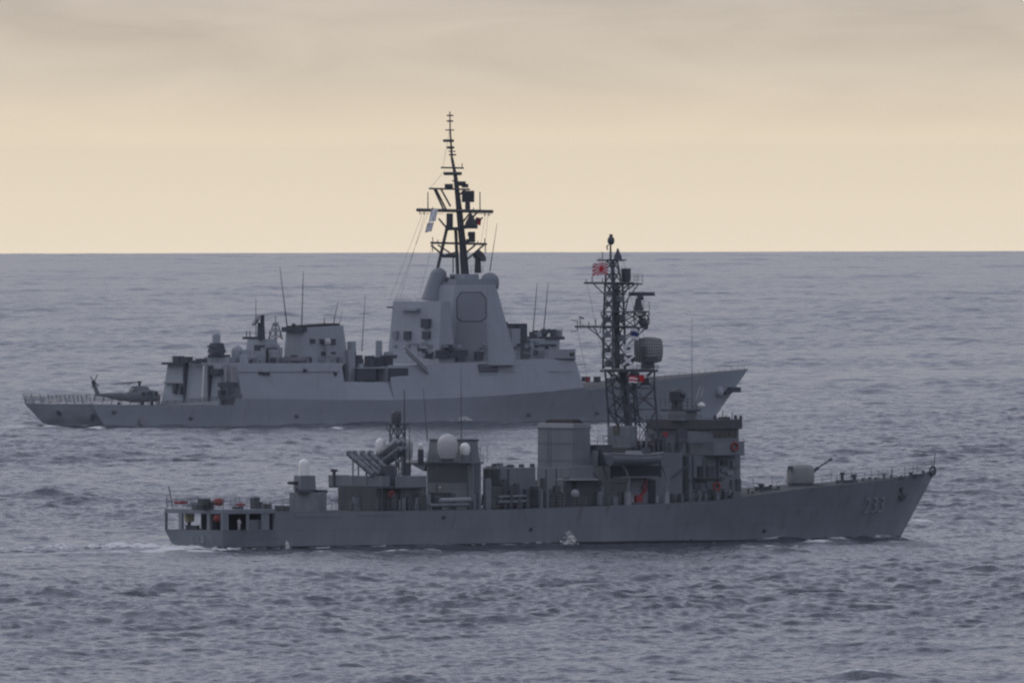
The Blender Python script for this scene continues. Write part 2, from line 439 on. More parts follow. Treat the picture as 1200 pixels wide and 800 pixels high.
MB().bar((1.0, 5.2, z1), (.4, 5.2, z1 + 2.6), .06).build('ensign_staff', M['mast'], A.root)

# helpers for little fittings
def fit_box(S, px0, px1, pyT, pyB, y, name, mat, d=1.0, parent=None):
    a_, b_ = S.pt(px0, pyB, y=y), S.pt(px1, pyT, y=y)
    return MB().box(a_.x, b_.x, y, y + d, a_.z, b_.z, bev=0).build(name, mat, parent or S.root, .04)
def fit_drum(S, px, wpx, pyT, pyB, y, name, mat, parent=None, taper=1.0, n=14):
    a_, b_ = S.pt(px, pyB, y=y), S.pt(px, pyT, y=y); r = wpx / 2 / S.scale
    return MB().cyl(a_, b_, r, r * taper, n).build(name, mat, parent or S.root)

# ---- stern gun mount
o, B_ = b3(A, 'gun_deckhouse', 339, 374, 383, 577, 599, -2.9, M['sup'])
b3(A, 'ready_locker', 362, 378, 384, 573.5, 578, -2.2, M['mast'])
c = A.pt(357, 577, y=0)
cw = MB().cyl((c.x, c.y, c.z), (c.x, c.y, c.z + .35), 1.2, 1.2, 18).build('close_in_gun', M['mast'], A.root)
u_ = Vector((-.8, -.6, 0))
mb = MB().box(-1.0, 1.0, -1.05, -.45, .3, 2.0, .1).box(-1.0, 1.0, .45, 1.05, .3, 2.0, .1).box(-.6, .9, -.45, .45, .5, 1.9)
mb.xform(Matrix.Translation(c) @ Matrix.Rotation(math.radians(165), 4, 'Z')); mb.build('gun_cradle', M['sup'], cw, .04)
mb = MB().cyl((.4, 0, 1.1), (2.1, 0, 1.15), .24, .16, 10).cyl((-.3, 0, .6), (.5, 0, .6), .42, .42, 12)
mb.xform(Matrix.Translation(c) @ Matrix.Rotation(math.radians(165), 4, 'Z')); mb.build('barrel_cluster', M['dark'], cw)
zb = A.pt(355.5, 560, y=0); zt = A.pt(355.5, 537.5, y=0)
mb = MB(); r = .62; h = zt.z - zb.z
mb.lathe((c.x - .1, 0, zb.z), [(r, -.2), (r, h - .62)] + [(r * math.cos(q), h - .62 + .62 * math.sin(q)) for q in np.linspace(.15, 1.55, 7)], 20)
mb.build('radome', M['white'], cw)

# ---- missile deck
o, PB = b3(A, 'missile_deckhouse', 396, 441, 470, 572, 598.5, -4.0, M['deck'])
o, PP = b3(A, 'missile_platform', 385, 448, 470, 569.5, 572, -4.9, M['mast'])
x0, x1, y0, y1, zb_, zt_ = PP
mb = MB()
H_ = A.pt(448, 557.5, y=-4.9).z
mb.box(x0, x0 + .12, y0 + .004, y1, zt_, H_).box(x0, x1 + 0.2, y1 - .12, y1, zt_ + .01, H_).box(x0 + .13, x0 + 1.1, y0, y0 + .12, zt_, H_)
mb.build('bulwark', M['sup'], A.root)
b3(A, 'side_bulwark', 463, 464, 500, 557.5, 571, -5.2, M['sup'], yfar=-5.0)
b3(A, 'side_platform', 449, 463, 500, 570.5, 572.5, -5.2, M['mast'], yfar=-1)
b3(A, 'side_deckhouse', 452, 470, 500, 572, 598, -4.2, M['sup'], yfar=3)
c = A.pt(391, 571, y=1.5 + 2); c = A.pt(391.5, 560, x=x0 - .05)
MB().cyl((c.x, c.y, zt_), (c.x, c.y, A.pt(391.5, 552, x=x0).z), .16, .2, 8).cyl((c.x, c.y, A.pt(391.5, 552.5, x=x0).z), (c.x, c.y, A.pt(391.5, 549.5, x=x0).z), .42, .42, 10).build('deck_lamp', M['mast'], A.root)

def canister_rack(name, base, dirv, up_, n=(2, 2), Lc=4.6, sep=1.0, r=.28):
    """crossed rack of canisters; dirv = axis pointing to the muzzle end"""
    dirv = Vector(dirv).normalized(); side = dirv.cross(Vector((0, 0, 1))).normalized(); up_ = side.cross(dirv)
    rk = MB(); base = Vector(base)
    for s1 in (-1, 1):
        for s2 in (.25, .75):
            p = base + dirv * Lc * s2 + side * s1 * sep * .5
            rk.bar(Vector((p.x, p.y, base.z - .9)), p, .09); rk.bar(p - up_ * .1, p + up_ * sep * 1.1, .07)
        rk.bar(base + dirv * Lc * .1 + side * s1 * sep * .5, base + dirv * Lc * .9 + side * s1 * sep * .5, .08)
    o = rk.build(name, M['sup'], A.root)
    for i in range(n[0]):
        for j in range(n[1]):
            p = base + side * (i - .5) * sep + up_ * (j * sep + .35)
            t = MB().cyl(p, p + dirv * Lc, r, r, 14)
            for k in (.02, .32, .62, .93): t.cyl(p + dirv * Lc * k, p + dirv * (Lc * k + .14), r + .09, r + .09, 14)
            t.build('canister', M['light'] if j else M['sup'], o)
    return o
pb = A.pt(440, 559, y=-3.2); pm = A.pt(412, 535, x=pb.x - .8)
canister_rack('missile_launcher', pb, pm - pb, None, (2, 1), Lc=4.7)
pb = A.pt(456, 560, y=-3.4); pm = A.pt(423, 529, x=pb.x - 0.2)
canister_rack('missile_launcher', pb, pm - pb, None, (2, 1), Lc=5.2, sep=1.15)
pb = A.pt(450, 548, y=1.5); pm = A.pt(459, 524, v=pb.x * A.s + pb.y * A.c - 3.0)
canister_rack('missile_launcher', pb + Vector((0, .5, 0)), Vector((.15, -1, .55)), None, Lc=4.2)
fit_box(A, 452, 463, 545, 571, -4.0, 'launcher_stand', M['mast'])
for px in (446, 455, 461): fit_box(A, px, px + 3, 553, 566, -3.6, 'cable_box', M['mast'], .4)

# ---- small lattice mast with drum
zt = A.pt(466, 497, y=1).z; zb = A.pt(466, 560, y=1).z; xm = A.pt(466, 530, y=1).x
lm = lattice(MB(), [(zb, xm, 1, .65, .65), (zt, xm, 1, .62, .62)], .08, .045, 4).build('aft_lattice_mast', M['mast'], A.root)
MB().box(xm - 1.2, xm + 1.0, -.2, 2.2, zt, zt + .12).build('mast_platform', M['mast'], lm)
MB().lathe((xm - .2, 1, zt + .12), [(.5, 0), (.6, .3), (.62, 1.1), (.5, 1.4), (.1, 1.5)], 16).build('drum_antenna', M['mast'], lm)
p = A.pt(474, 556, y=-.5); q = A.pt(474, 457, y=-.5); MB().cyl(p, (p.x, p.y, q.z), .13, .05, 8).build('pole_mast', M['mast'], A.root)
p = A.pt(480, 555, y=1); q = A.pt(480, 500, y=1); MB().cyl(p, (p.x, p.y, q.z), .06, .05, 6).build('pole_mast', M['mast'], A.root)
for a, b in (((452, 497), (460, 515)), ((478, 497), (470, 515))):
    MB().bar(A.pt(*a, y=1), A.pt(*b, y=1), .06).build('strut', M['mast'], lm)
def dome(S, px, pyT, pyB, w, y, mat, name='radome', base=None):
    c_ = S.pt(px, pyB, y=y); t_ = S.pt(px, pyT, y=y); r_ = w / 2 / S.scale; h_ = t_.z - c_.z
    hz = h_ - r_
    return MB().lathe(c_, [(r_ * .72, 0), (r_ * .93, hz * .35), (r_, hz * .75)] + [(max(r_ * math.cos(q), .01), hz + r_ * math.sin(q)) for q in np.linspace(.05, 1.55, 8)], 24).build(name, mat, S.root)
dome(A, 446, 513, 530, 12.5, 2.8, M['white'])
dome(A, 476.5, 512, 541, 15.5, 3.2, M['dome'])
p = A.pt(476, 541, y=3.2); MB().cyl((p.x, p.y, p.z - 2.5), p, .5, .6, 12).build('radome_pedestal', M['sup'], A.root)
p = A.pt(446, 530, y=2.8); MB().cyl((p.x, p.y, p.z - 2.8), p, .3, .35, 12).build('radome_pedestal', M['sup'], A.root)
dome(A, 493, 519, 527, 6, 1.0, M['white']); fit_drum(A, 493, 7, 526.5, 545, 1.0, 'radome_pedestal', M['mast'])
p = A.pt(484, 541, y=2.5); MB().box(p.x - .8, p.x + .8, p.y, p.y + .8, p.z - .1, p.z + .25).build('white_locker', M['white'], A.root)

# ---- aft superstructure
o, U_ = b3(A, 'aft_upper_house', 500, 541, 563, 517, 542, -3.2, M['sup'], tx=.25, ty=.2)
b3(A, 'aft_house_roof', 503, 541, 561, 514.5, 517.2, -3.0, M['mast'], bevel=0)
b3(A, 'aft_platform', 478, 552, 567, 541, 543.5, -4.8, M['sup'], bevel=0)
o, W_ = b3(A, 'aft_deckhouse', 500, 553, 564, 543.5, 598, -4.6, M['sup'])
x0, x1, y0, y1, zb_, zt_ = W_
MB().box(x0 - .03, x0 + .01, y0 + .9, y1 - .3, A.pt(530, 565, x=x0).z, A.pt(530, 545, x=x0).z).build('painted_recess_shade', M['mast'], A.root)  # flat dark plate below the platform; the shadow is put into its colour
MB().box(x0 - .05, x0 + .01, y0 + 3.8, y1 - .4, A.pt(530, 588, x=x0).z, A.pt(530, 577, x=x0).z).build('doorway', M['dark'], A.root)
p = A.pt(516, 571, x=x0 - .1); MB().ball(p, .13).build('deck_light', M['white'], A.root)
mb = MB()   # sloped gusset under the platform on the aft side
a = A.pt(480, 543, x=x0); 
mb.prism([(x0, a.y, zt_ - .01), (x0, a.y - 2.6, zt_ - .9), (x0, a.y - 3.2, zt_ - .01)], [(x0 + 1.5, a.y, zt_ - .01), (x0 + 1.5, a.y - 2.6, zt_ - .9), (x0 + 1.5, a.y - 3.2, zt_ - .01)])
mb.build('gusset', M['sup'], A.root)
dome(A, 524.5, 508, 537, 24.5, -3.9, M['dome'], 'large_radome'); fit_drum(A, 524.5, 15, 536.5, 542, -3.9, 'radome_pedestal', M['mast'])
dome(A, 545, 518.5, 533, 12, -4.2, M['white']); fit_drum(A, 545, 11, 532.5, 542, -4.2, 'radome_pedestal', M['sup'])
rail(A, [A.pt(500, 541, x=x0 - .5), A.pt(552, 541, y=-4.7), A.pt(566, 541, y=-4.7)], h=1.1, step=1.2)
rail(A, [A.pt(563, 541, y=-3), A.pt(571, 541, y=-3)], h=1.9, step=.9, name='ladder_cage')
for px, t_, tip in ((501, 517, (496, 455)), (540.5, 514, (540.5, 430))):
    a = A.pt(px, t_, y=-1); b = A.pt(*tip, y=-1); MB().cyl(a, b, .07, .025, 6).build('whip_antenna', M['mast'], A.root)
for k, (pa, pb2) in enumerate(((545, 588), (551, 583), (538, 590))): pass
for px, py in ((510, 589), (523, 585), (536, 585)):
    pass

# ---- midships low house
b3(A, 'midships_house', 566, 586, 628, 548, 597, -3.4, M['sup'])
b3(A, 'midships_locker', 566, 584, 587, 549, 572, -3.6, M['mast'])
mb = MB()
a = A.pt(571, 592, y=-4.6); b = A.pt(606, 592, y=-4.6)
prof = [(0, 0), (.1, 1.2), (.9, 2.05), (b.x - a.x, 2.25), (b.x - a.x, 0)]
mb.prism([(a.x + q[0], -4.8, a.z + q[1]) for q in prof], [(a.x + q[0], -3.45, a.z + q[1]) for q in prof]); mb.build('torpedo_shelter', M['deck'], A.root)
p = A.pt(606, 571, y=-4.7); MB().bar(p, (p.x, p.y, p.z - 1.8), .12).build('davit_post', M['mast'], A.root)
for k in range(3):
    a = A.pt(584, 588 - k * 3, y=-5.2 + .5 * (k % 2)); b = A.pt(616, 587 - k * 3, y=-5.2 + .5 * (k % 2)); MB().cyl(a, b, .16, .16, 12).build('torpedo_tube', M['sup'], A.root)

# ---- funnel
o, F_ = b3(A, 'funnel', 629, 672, 693, 497, 556, -3.4, M['sup'], tx=.05, bevel=.25)
x0, x1, y0, y1, zb_, zt_ = F_
MB().box(x0 - .1, x1 + .12, y0 - .1, y1 + .1, zt_ - .5, zt_ + .12, .25, .25).build('funnel_cap', M['sup'], o, .1)
MB().box(x0 + .5, x1 - .5, y0 + .5, y1 - .5, zt_ - .05, zt_ + .55, .25, .5).build('exhaust_uptake', M['black'], o, .2)
mb = MB()
for k in (.28, .62): mb.box(x0 - .035, x1 + .02, y0 - .035, y1 + .02, zb_ + (zt_ - zb_) * k, zb_ + (zt_ - zb_) * k + .05)
mb.build('funnel_band', M['sup'], o)
b3(A, 'funnel_base', 629, 667, 677, 548, 597, -3.0, M['sup'])
b3(A, 'fan_house', 667, 672, 695, 546, 562, -5.0, M['sup'])
b3(A, 'fan_platform', 666, 671, 702, 561, 563, -5.4, M['light'], yfar=-2)
b3(A, 'boat_deck_house', 664, 676, 705, 563, 595, -4.4, M['deck'], yfar=4)
dome(A, 674, 573, 582, 10, -5.2, M['light'], 'ventilator')
for px in (598, 608, 617, 634, 641, 648, 655, 660): fit_box(A, px, px + random.uniform(2, 5), random.uniform(572, 584), 596, -5.4, 'deck_locker', M[random.choice(['deck', 'sup', 'mast'])], .7)

# ---- superstructure between funnel and bridge
b3(A, 'main_deckhouse', 676, 735, 800, 531, 592, -4.6, M['sup'])
b3(A, 'uptake_house', 684, 700, 718, 521, 533, -3.8, M['mast'])
b3(A, 'mast_house', 712, 738, 747, 499, 533, -3.0, M['sup'])
p = A.pt(722, 504, x=A.pt(738, 504, y=-3).x - .05)
MB().box(p.x - .06, p.x + .05, p.y - .5, p.y + .5, p.z - .45, p.z + .55).build('mast_house_window', M['glass'], A.root)
# recess under the boat
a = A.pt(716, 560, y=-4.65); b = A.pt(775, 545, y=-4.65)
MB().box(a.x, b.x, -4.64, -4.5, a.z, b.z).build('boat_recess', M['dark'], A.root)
a = A.pt(727, 559, y=-6); b = A.pt(772, 559, y=-6)
MB().box(a.x, b.x, -6.1, -4.6, a.z - .1, a.z + .05).build('boat_platform', M['sup'], A.root)
a = A.pt(760, 591, y=-4.68); b = A.pt(768, 562, y=-4.68); MB().box(a.x, b.x, -4.72, -4.5, a.z, b.z).build('doorway', M['dark'], A.root)
for px, top_, cx in ((736, 576, 724), (781, 576, 771)):
    b0 = A.pt(px, 592, y=-6.1); zt = A.pt(px, top_, y=-6.1).z
    MB().box(b0.x - .35, b0.x + .35, -6.3, -5.8, b0.z, zt, .08).build('davit_base', M['light'], A.root)
    p1 = Vector((b0.x, -6.0, zt)); pts = [p1, A.pt(px + 1, 562, y=-5.9), A.pt(px - 2, 552, y=-5.9), A.pt(cx + 4, 545, y=-6.0), A.pt(cx, 538, y=-6.4)]
    MB().tube(pts, .16).build('davit_arm', M['sup'], A.root)
rail(A, [(A.pt(566, 597, y=-6.3).x, -6.3, dzA(45)), (A.pt(727, 593, y=-6.3).x, -6.3, dzA(62))], h=1.0, step=1.7)
rail(A, [(A.pt(786, 590, y=-6.1).x, -6.1, dzA(71)), (A.pt(868, 584, y=-5.9).x, -5.9, dzA(80))], h=1.0, step=1.7)

# ---- bridge
o, G_ = b3(A, 'bridge_block', 760, 808, 868, 534, 590, -4.6, M['sup'])
o, G2 = b3(A, 'wheelhouse', 757, 825, 866, 502, 535, -4.3, M['sup'])
o, G3 = b3(A, 'bridge_roof_bulwark', 757, 822, 870, 491.5, 503, -4.9, M['deck'])
x0, x1, y0, y1, zb_, zt_ = G2
a = A.pt(836, 513, y=y0); b = A.pt(864, 505, y=y0)
for k in range(5):
    w_ = (b.x - a.x) / 5; MB().box(a.x + w_ * k, a.x + w_ * (k + .82), y0 - .03, y0 + .05, a.z, b.z).build('bridge_window', M['glass'], o)
fit_box(A, 795, 806, 503, 520, -5.0, 'pilot_house_wall', M['mast'], .5)
fit_box(A, 798, 830, 505, 519, -4.55, 'wheelhouse_panel', M['sup'], .4)
b3(A, 'wing_deck', 797, 836, 872, 531, 534, -6.3, M['sup'], bevel=0)
mb = MB()
a = A.pt(836, 533, y=-6.4); b = A.pt(872, 533, y=-6.4); zt = A.pt(850, 517, y=-6.4).z; l = A.pt(797, 533, x=a.x - .0)
mb.box(a.x, b.x, -6.45, -6.35, a.z, zt).box(a.x - .004, a.x + .1, -6.34, l.y, a.z, zt - .1).box(b.x - .1, b.x, -6.34, -4, a.z, zt)
mb.build('wing_bulwark', M['sup'], A.root)
for px in (811.5, 815, 818.5):
    p = A.pt(px, 516.5, x=a.x - .05); MB().box(p.x - .2, p.x, p.y - .14, p.y + .14, p.z - .12, p.z + .12).build('wing_lamp', M['white'], A.root)
# main side details of bridge block
x0, x1, y0, y1, zb_, zt_ = G_
for pxa, pxb, r0, r1, nm, mt in ((817, 822, 546, 562, 'side_door', 'dark'), (828, 836, 546, 560, 'side_door', 'mast'), (844, 852, 548, 553, 'side_locker', 'sup'), (851, 858, 551, 556, 'side_locker', 'light'),
                                 (862, 867, 561, 574, 'side_door', 'mast'), (812, 845, 559, 561, 'walkway', 'deck'), (790, 794, 548, 557, 'side_door', 'dark'), (796, 799, 563, 575, 'side_door', 'dark'),
                                 (848, 851, 574, 583, 'stowed_fender', 'light'), (853, 856, 574, 583, 'stowed_fender', 'light'), (812, 836, 574, 577, 'pipe_run', 'mast'), (815, 834, 582, 588, 'side_locker', 'mast')):
    if pxb <= 808:
        p, q = A.pt(pxa, r1, x=x0), A.pt(pxb, r0, x=x0); MB().box(x0 - .06, x0 + .05, q.y, p.y, p.z, q.z).build(nm, M[mt], A.root)
    else:
        p, q = A.pt(pxa, r1, y=y0), A.pt(pxb, r0, y=y0); MB().box(p.x, q.x, y0 - (.9 if nm == 'walkway' else .25), y0 + .05, p.z, q.z).build(nm, M[mt], A.root)
p = A.pt(793, 568, x=x0 - .1); MB().ball(p, .16).build('deck_light', M['white'], A.root)
# director deck
b3(A, 'director_house', 783, 803, 817, 482, 493, -2.2, M['sup'])
o, D_ = b3(A, 'director_platform', 774, 806, 821, 479.5, 482, -2.6, M['mast'], bevel=0)
x0, x1, y0, y1, zb_, zt_ = D_
rail(A, [(x0, y1, zt_), (x0, y0, zt_), (x1, y0, zt_), (x1, y1, zt_)], h=1.25, step=.9, rp=.04, r=.04)
c = A.pt(793, 479.5, y=.3)
dr = MB().cyl(c, c + Vector((0, 0, .9)), .7, .6, 14).build('fire_control_director', M['mast'], A.root)
mb = MB().lathe((0, 0, 0), [(.1, -.25), (.9, .25), (.95, .35), (.05, .1)], 18, 'X'); mb.box(-1.3, -.1, -.6, .6, -.5, .6); mb.ball((-.6, -.9, .2), .35)
mb.xform(Matrix.Translation(c + Vector((0, 0, 1.5))) @ Matrix.Rotation(math.radians(40), 4, 'Z')); mb.build('director_dish', M['mast'], dr)
for a_, b_ in (((812, 478), (821, 453)), ((816, 479), (825, 455))):
    MB().bar(A.pt(*a_, y=-2), A.pt(*b_, y=-2), .09).build('stowed_antenna', M['light'], A.root)
c = A.pt(822, 478, y=-2.7); MB().lathe(c, [(.1, 0), (.45, .2), (.5, .4), (.1, .7)], 14).build('search_light', M['white'], A.root)
for px in (847, 851, 858): 
    a = A.pt(px, 492, y=-3); b = A.pt(px, random.uniform(480, 486), y=-3); MB().cyl(a, b, .06, .05, 6).build('roof_antenna', M['mast'], A.root)
fit_box(A, 848, 856, 488, 492, -3.5, 'roof_locker', M['mast'])
for px in (838, 862, 868): fit_drum(A, px, 4, 486 + random.random() * 3, 492, -4.2, 'roof_vent', M['mast'])
# clutter between mast and bridge
for k in range(26):
    px = random.uniform(745, 798); w = random.uniform(2, 7); h = random.uniform(5, 18); yy = random.uniform(-4.2, -2.0)
    if k % 3: fit_box(A, px, px + w, 531 - h, 532, yy, 'deck_locker', M[random.choice(['sup', 'deck', 'mast', 'sup'])], .8)
    else: fit_drum(A, px, w * .8, 531 - h, 532, yy, 'ventilator', M[random.choice(['sup', 'mast'])])
for k in range(16):
    px = random.uniform(695, 716); w = random.uniform(2, 6); h = random.uniform(5, 22); yy = random.uniform(-4.4, -3.0)
    fit_box(A, px, px + w, 545 - h, 546, yy, 'deck_locker', M[random.choice(['sup', 'deck', 'mast'])], .8)
for k in range(14):
    px = random.uniform(700, 734); fit_box(A, px, px + random.uniform(1.5, 4), random.uniform(568, 583), 592, -5.6, 'deck_locker', M[random.choice(['deck', 'sup', 'mast'])], .5)
for k in range(12):
    px = random.uniform(786, 866); fit_box(A, px, px + random.uniform(1.5, 4), random.uniform(574, 583), 588 , -5.5, 'deck_locker', M[random.choice(['deck', 'sup', 'mast'])], .5)
for k in range(22):
    px = random.uniform(398, 560); fit_box(A, px, px + random.uniform(1.5, 8), random.uniform(576, 590), 598, -5.4, 'deck_locker', M[random.choice(['deck', 'sup', 'mast'])], .5)
for px0, r0, px1, r1, y_ in ((812, 534, 812, 560, -4.75), (841, 536, 841, 560, -4.75), (857, 562, 857, 582, -4.75), (806, 562, 846, 566, -4.8), (700, 566, 735, 566, -5.0), (706, 545, 712, 562, -5.0), (690, 548, 706, 566, -4.9), (787, 560, 806, 545, -4.9),
                         (573, 552, 573, 572, -3.6), (596, 549, 596, 570, -3.6), (640, 550, 640, 592, -3.2), (652, 548, 652, 590, -3.2), (512, 545, 512, 576, -4.75), (548, 546, 548, 596, -4.8), (420, 573, 420, 597, -4.3)):
    MB().bar(A.pt(px0, r0, y=y_), A.pt(px1, r1, y=y_), .09).build('pipe_run', M['mast'], A.root)
for px0, t_, bt_, y_ in ((826, 536, 559, -4.8), (644, 500, 546, -3.5), (559, 545, 596, -4.8), (748, 500, 531, -4.5)):
    mb = MB(); a, b = A.pt(px0, t_, y=y_), A.pt(px0, bt_, y=y_)
    for d_ in (-.22, .22): mb.bar(a + Vector((d_, 0, 0)), b + Vector((d_, 0, 0)), .035)
    for k in range(int((a.z - b.z) / .35)): mb.bar((a.x - .22, y_, b.z + k * .35), (a.x + .22, y_, b.z + k * .35), .025)
    mb.build('ladder', M['mast'], A.root)
rail(A, [A.pt(797, 517, y=-6.4), A.pt(872, 517, y=-6.4)], h=.35, step=1.4)
rail(A, [A.pt(700, 521, y=-4), A.pt(736, 521, y=-4)], h=1.0, step=1.0, mat=M['mast'])
rail(A, [A.pt(757, 491, y=-3), A.pt(822, 491, y=-4.8)], h=.5, step=1.0, mat=M['mast'])
for px, t_, w in ((788, 514, 3), (793, 511, 4), (799, 509, 3), (806, 512, 5), (765, 508, 5), (771, 515, 4), (757, 507, 3), (777, 510, 5)): fit_drum(A, px, w, t_, 531, -4.3, 'ventilator', M['mast' if w > 3 else 'sup'])
fit_box(A, 778, 783, 506, 512, -4.4, 'flag_locker', M['red'], .3)
for px0, px1, t_, b_ in ((842, 852, 562, 573), (829, 838, 563, 572), (814, 822, 564, 573), (858, 865, 540, 548), (846, 853, 539, 545)): fit_box(A, px0, px1, t_, b_, -4.9, 'wall_locker', M[random.choice(['deck', 'mast', 'sup'])], .35)
for k in range(18):
    px = random.uniform(566, 668); fit_box(A, px, px + random.uniform(2, 7), random.uniform(556, 576), 597, -5.1 + random.random(), 'deck_locker', M[random.choice(['deck', 'sup', 'mast'])], .6)
for k in range(12):
    px = random.uniform(568, 626); fit_box(A, px, px + random.uniform(2, 6), random.uniform(542, 546), 549, -2.5 + random.random() * 2, 'roof_vent', M[random.choice(['deck', 'sup', 'mast'])], .6)
mb = MB()
for px in (402, 412, 424, 436, 448, 460, 473, 486, 498): a = A.pt(px, 598, y=-4.9); mb.bar(a, (a.x, a.y, A.pt(px, 572, y=-4.9).z), .07)
mb.build('platform_stanchions', M['mast'], A.root)
for a_, b_ in (((552, 597), (552, 545)), ):
    pass
mb = MB(); a, b = A.pt(515, 586, y=-5.6), A.pt(551, 585, y=-5.6); mb.cyl(a, b, .28, .28, 12); mb.build('stowed_raft', M['light'], A.root)
mb = MB(); a, b = A.pt(503, 592, y=-5.7), A.pt(549, 591, y=-5.7); mb.cyl(a, b, .22, .22, 12); mb.build('stowed_gangway', M['sup'], A.root)

# ---- bow gun
c = A.pt(938, 574, y=0); s_ = A.scale
g = MB().cyl((c.x, 0, dzA(c.x) - .2), (c.x, 0, c.z + .9), 1.55, 1.5, 24).build('gun_mount', M['mast'], A.root)
zt = A.pt(938, 543.5, y=0).z; zb = c.z + .85; h = zt - zb
mb = MB().lathe((c.x, 0, zb), [(1.62, 0), (1.66, h * .12), (1.64, h * .5), (1.6, h * .72), (1.48, h * .86), (1.2, h * .96), (.7, h), (.05, h + .02)], 32)
tr = mb.build('turret', M['dome'], g)
tr.data.materials[0] = paint('turret_grey', (.22, .235, .235), .5, .06, .05)
a = A.pt(951, 553, y=-.2); b = A.pt(972, 539, y=-.8)
d_ = (b - a).normalized()
MB().cyl(a - d_ * .6, a + d_ * 1.0, .26, .2, 12).cyl(a + d_ * .9, b, .11, .09, 10).cyl(b, b + d_ * .35, .16, .16, 10).build('barrel', M['mast'], g)
MB().box(c.x - 1.6, c.x - 1.55, -.5, .4, zb + 1.2, zb + 2.0).build('turret_hatch', M['mast'], g)
a = A.pt(953, 571, y=-1); b = A.pt(982, 566, y=-1); MB().box(a.x, b.x, -1.8, 1.8, dzA(a.x) - .2, a.z + .35).build('breakwater', M['deck'], A.root)
def bollard(px, pyT, w, nm='bollard'):
    y = -hbA((px - 227) / 8) * .5; p = A.pt(px, pyT, y=y); zd = dzA(p.x); r = w / 2 / s_
    MB().lathe((p.x, p.y, zd - .05), [(r * 1.2, 0), (r * .7, .15), (r * .65, (p.z - zd) * .7), (r * 1.1, (p.z - zd) * .85), (r * .9, p.z - zd)], 12).build(nm, M['mast'], A.root)
for px, t_, w, nm in ((987, 552.5, 6, 'capstan'), (1001, 555, 7, 'capstan'), (1011, 559, 3, 'bollard'), (1019, 558, 4, 'winch'), (1026, 558, 3, 'bollard'), (1036, 555, 3.5, 'bollard'), (1044, 555.5, 3, 'bollard'),
                      (1056, 556, 3, 'bollard'), (1067, 552.5, 6, 'capstan'), (1082, 550.5, 4, 'bollard'), (877, 572, 3, 'bollard'), (892, 566, 8, 'winch'), (903, 567, 4, 'bollard'), (960, 567, 3, 'bollard'), (882, 575, 5, 'bollard'), (912, 569, 5, 'bollard')):
    bollard(px, t_, w, nm)
for px, w, t_ in ((995, 8, 562), (1016, 10, 562.5), (1032, 6, 561), (985, 12, 562), (1052, 7, 559), (890, 12, 570), (900, 10, 572), (1075, 6, 555)):
    x_ = A.pt(px, t_, y=-1.5); MB().box(x_.x, x_.x + w / 8, -1.8, -.6, dzA(x_.x) - .1, x_.z).build('deck_locker', M['mast'], A.root)
# stern deck fittings
for px, w, t_ in ((235, 9, 584), (242, 6, 588), (301, 4, 588), (296, 6, 583), (325, 4, 592), (334, 3, 592), (311, 5, 590), (228, 12, 591), (275, 8, 593)):
    x_ = A.pt(px, t_, y=-2.5); MB().box(x_.x, x_.x + w / 8, -2.9, -2.0, dzA(x_.x) - .05, x_.z).build('deck_locker', M['deck'], A.root)

# ---- main lattice mast
MX, MY = None, 0.0
def zr(row, px=720): return A.pt(px, row, y=0).z
xc_up = A.pt(719.5, 380, y=0).x
xc_lo = A.pt(738, 450, y=0).x
mm = MB()
lattice(mm, [(zr(432), xc_up, 0, .92, .92), (zr(382), xc_up, 0, .88, .88), (zr(331), xc_up, 0, .72, .72)], .14, .06, 3)
lattice(mm, [(zr(331), xc_up - .1, 0, .66, .66), (zr(304), xc_up - .25, 0, .4, .4)], .12, .055, 2)
mast = mm.build('lattice_mast', M['mast'], A.root)
mm = MB()   # lower tower, wider
lattice(mm, [(zr(528), xc_lo + .6, 0, 2.1, 2.1), (zr(480), xc_lo + .35, 0, 2.0, 2.0), (zr(455), xc_lo + .1, 0, 2.0, 2.0), (zr(433), xc_lo, 0, 2.05, 2.05)], .13, .06, 1)
mm.build('mast_tower', M['mast'], mast)
mm = MB(); lattice(mm, [(zr(500), xc_lo - .2, 0, .95, .95), (zr(433), xc_lo - 1.2, 0, .95, .95)], .1, .055, 4); mm.build('inner_tower', M['mast'], mast)
mm = MB()
for r_ in (444, 455, 467, 480):
    for s_ in (-1, 1):
        mm.bar((xc_lo - 2.0, s_ * 2.0, zr(r_)), (xc_lo + 2.4, s_ * 2.0, zr(r_)), .06); mm.bar((xc_lo + s_ * 2.0 + .2, -2.0, zr(r_)), (xc_lo + s_ * 2.0 + .2, 2.0, zr(r_)), .06)
for s_ in (-1, 1):
    mm.bar((xc_lo - 2.1, s_ * 2, zr(433)), (xc_lo + .3, s_ * 1.2, zr(455)), .07); mm.bar((xc_lo + 2.1, s_ * 2, zr(433)), (xc_lo + .3, s_ * 1.2, zr(455)), .07)
    mm.bar((xc_lo - 1.6, s_ * 2, zr(480)), (xc_lo + 1.8, s_ * 2, zr(500)), .07)
mm.build('tower_bracing', M['mast'], mast)
for px, r_, s_ in ((713, 344, .3), (727, 350, .35), (712, 356, .3), (728, 372, .4), (711, 392, .35), (729, 396, .4), (712, 410, .3), (728, 418, .45), (714, 426, .4), (722, 336, .3), (712, 374, .35), (745, 440, .4), (716, 446, .35), (756, 447, .4), (727, 460, .4)):
    c = A.pt(px, r_, y=-.9); MB().box(c.x - s_, c.x + s_, -1.15, -.5, c.z - s_, c.z + s_ * .9).build('mast_equipment', M[('mast', 'sup')[int(px) % 2]], mast, .04)
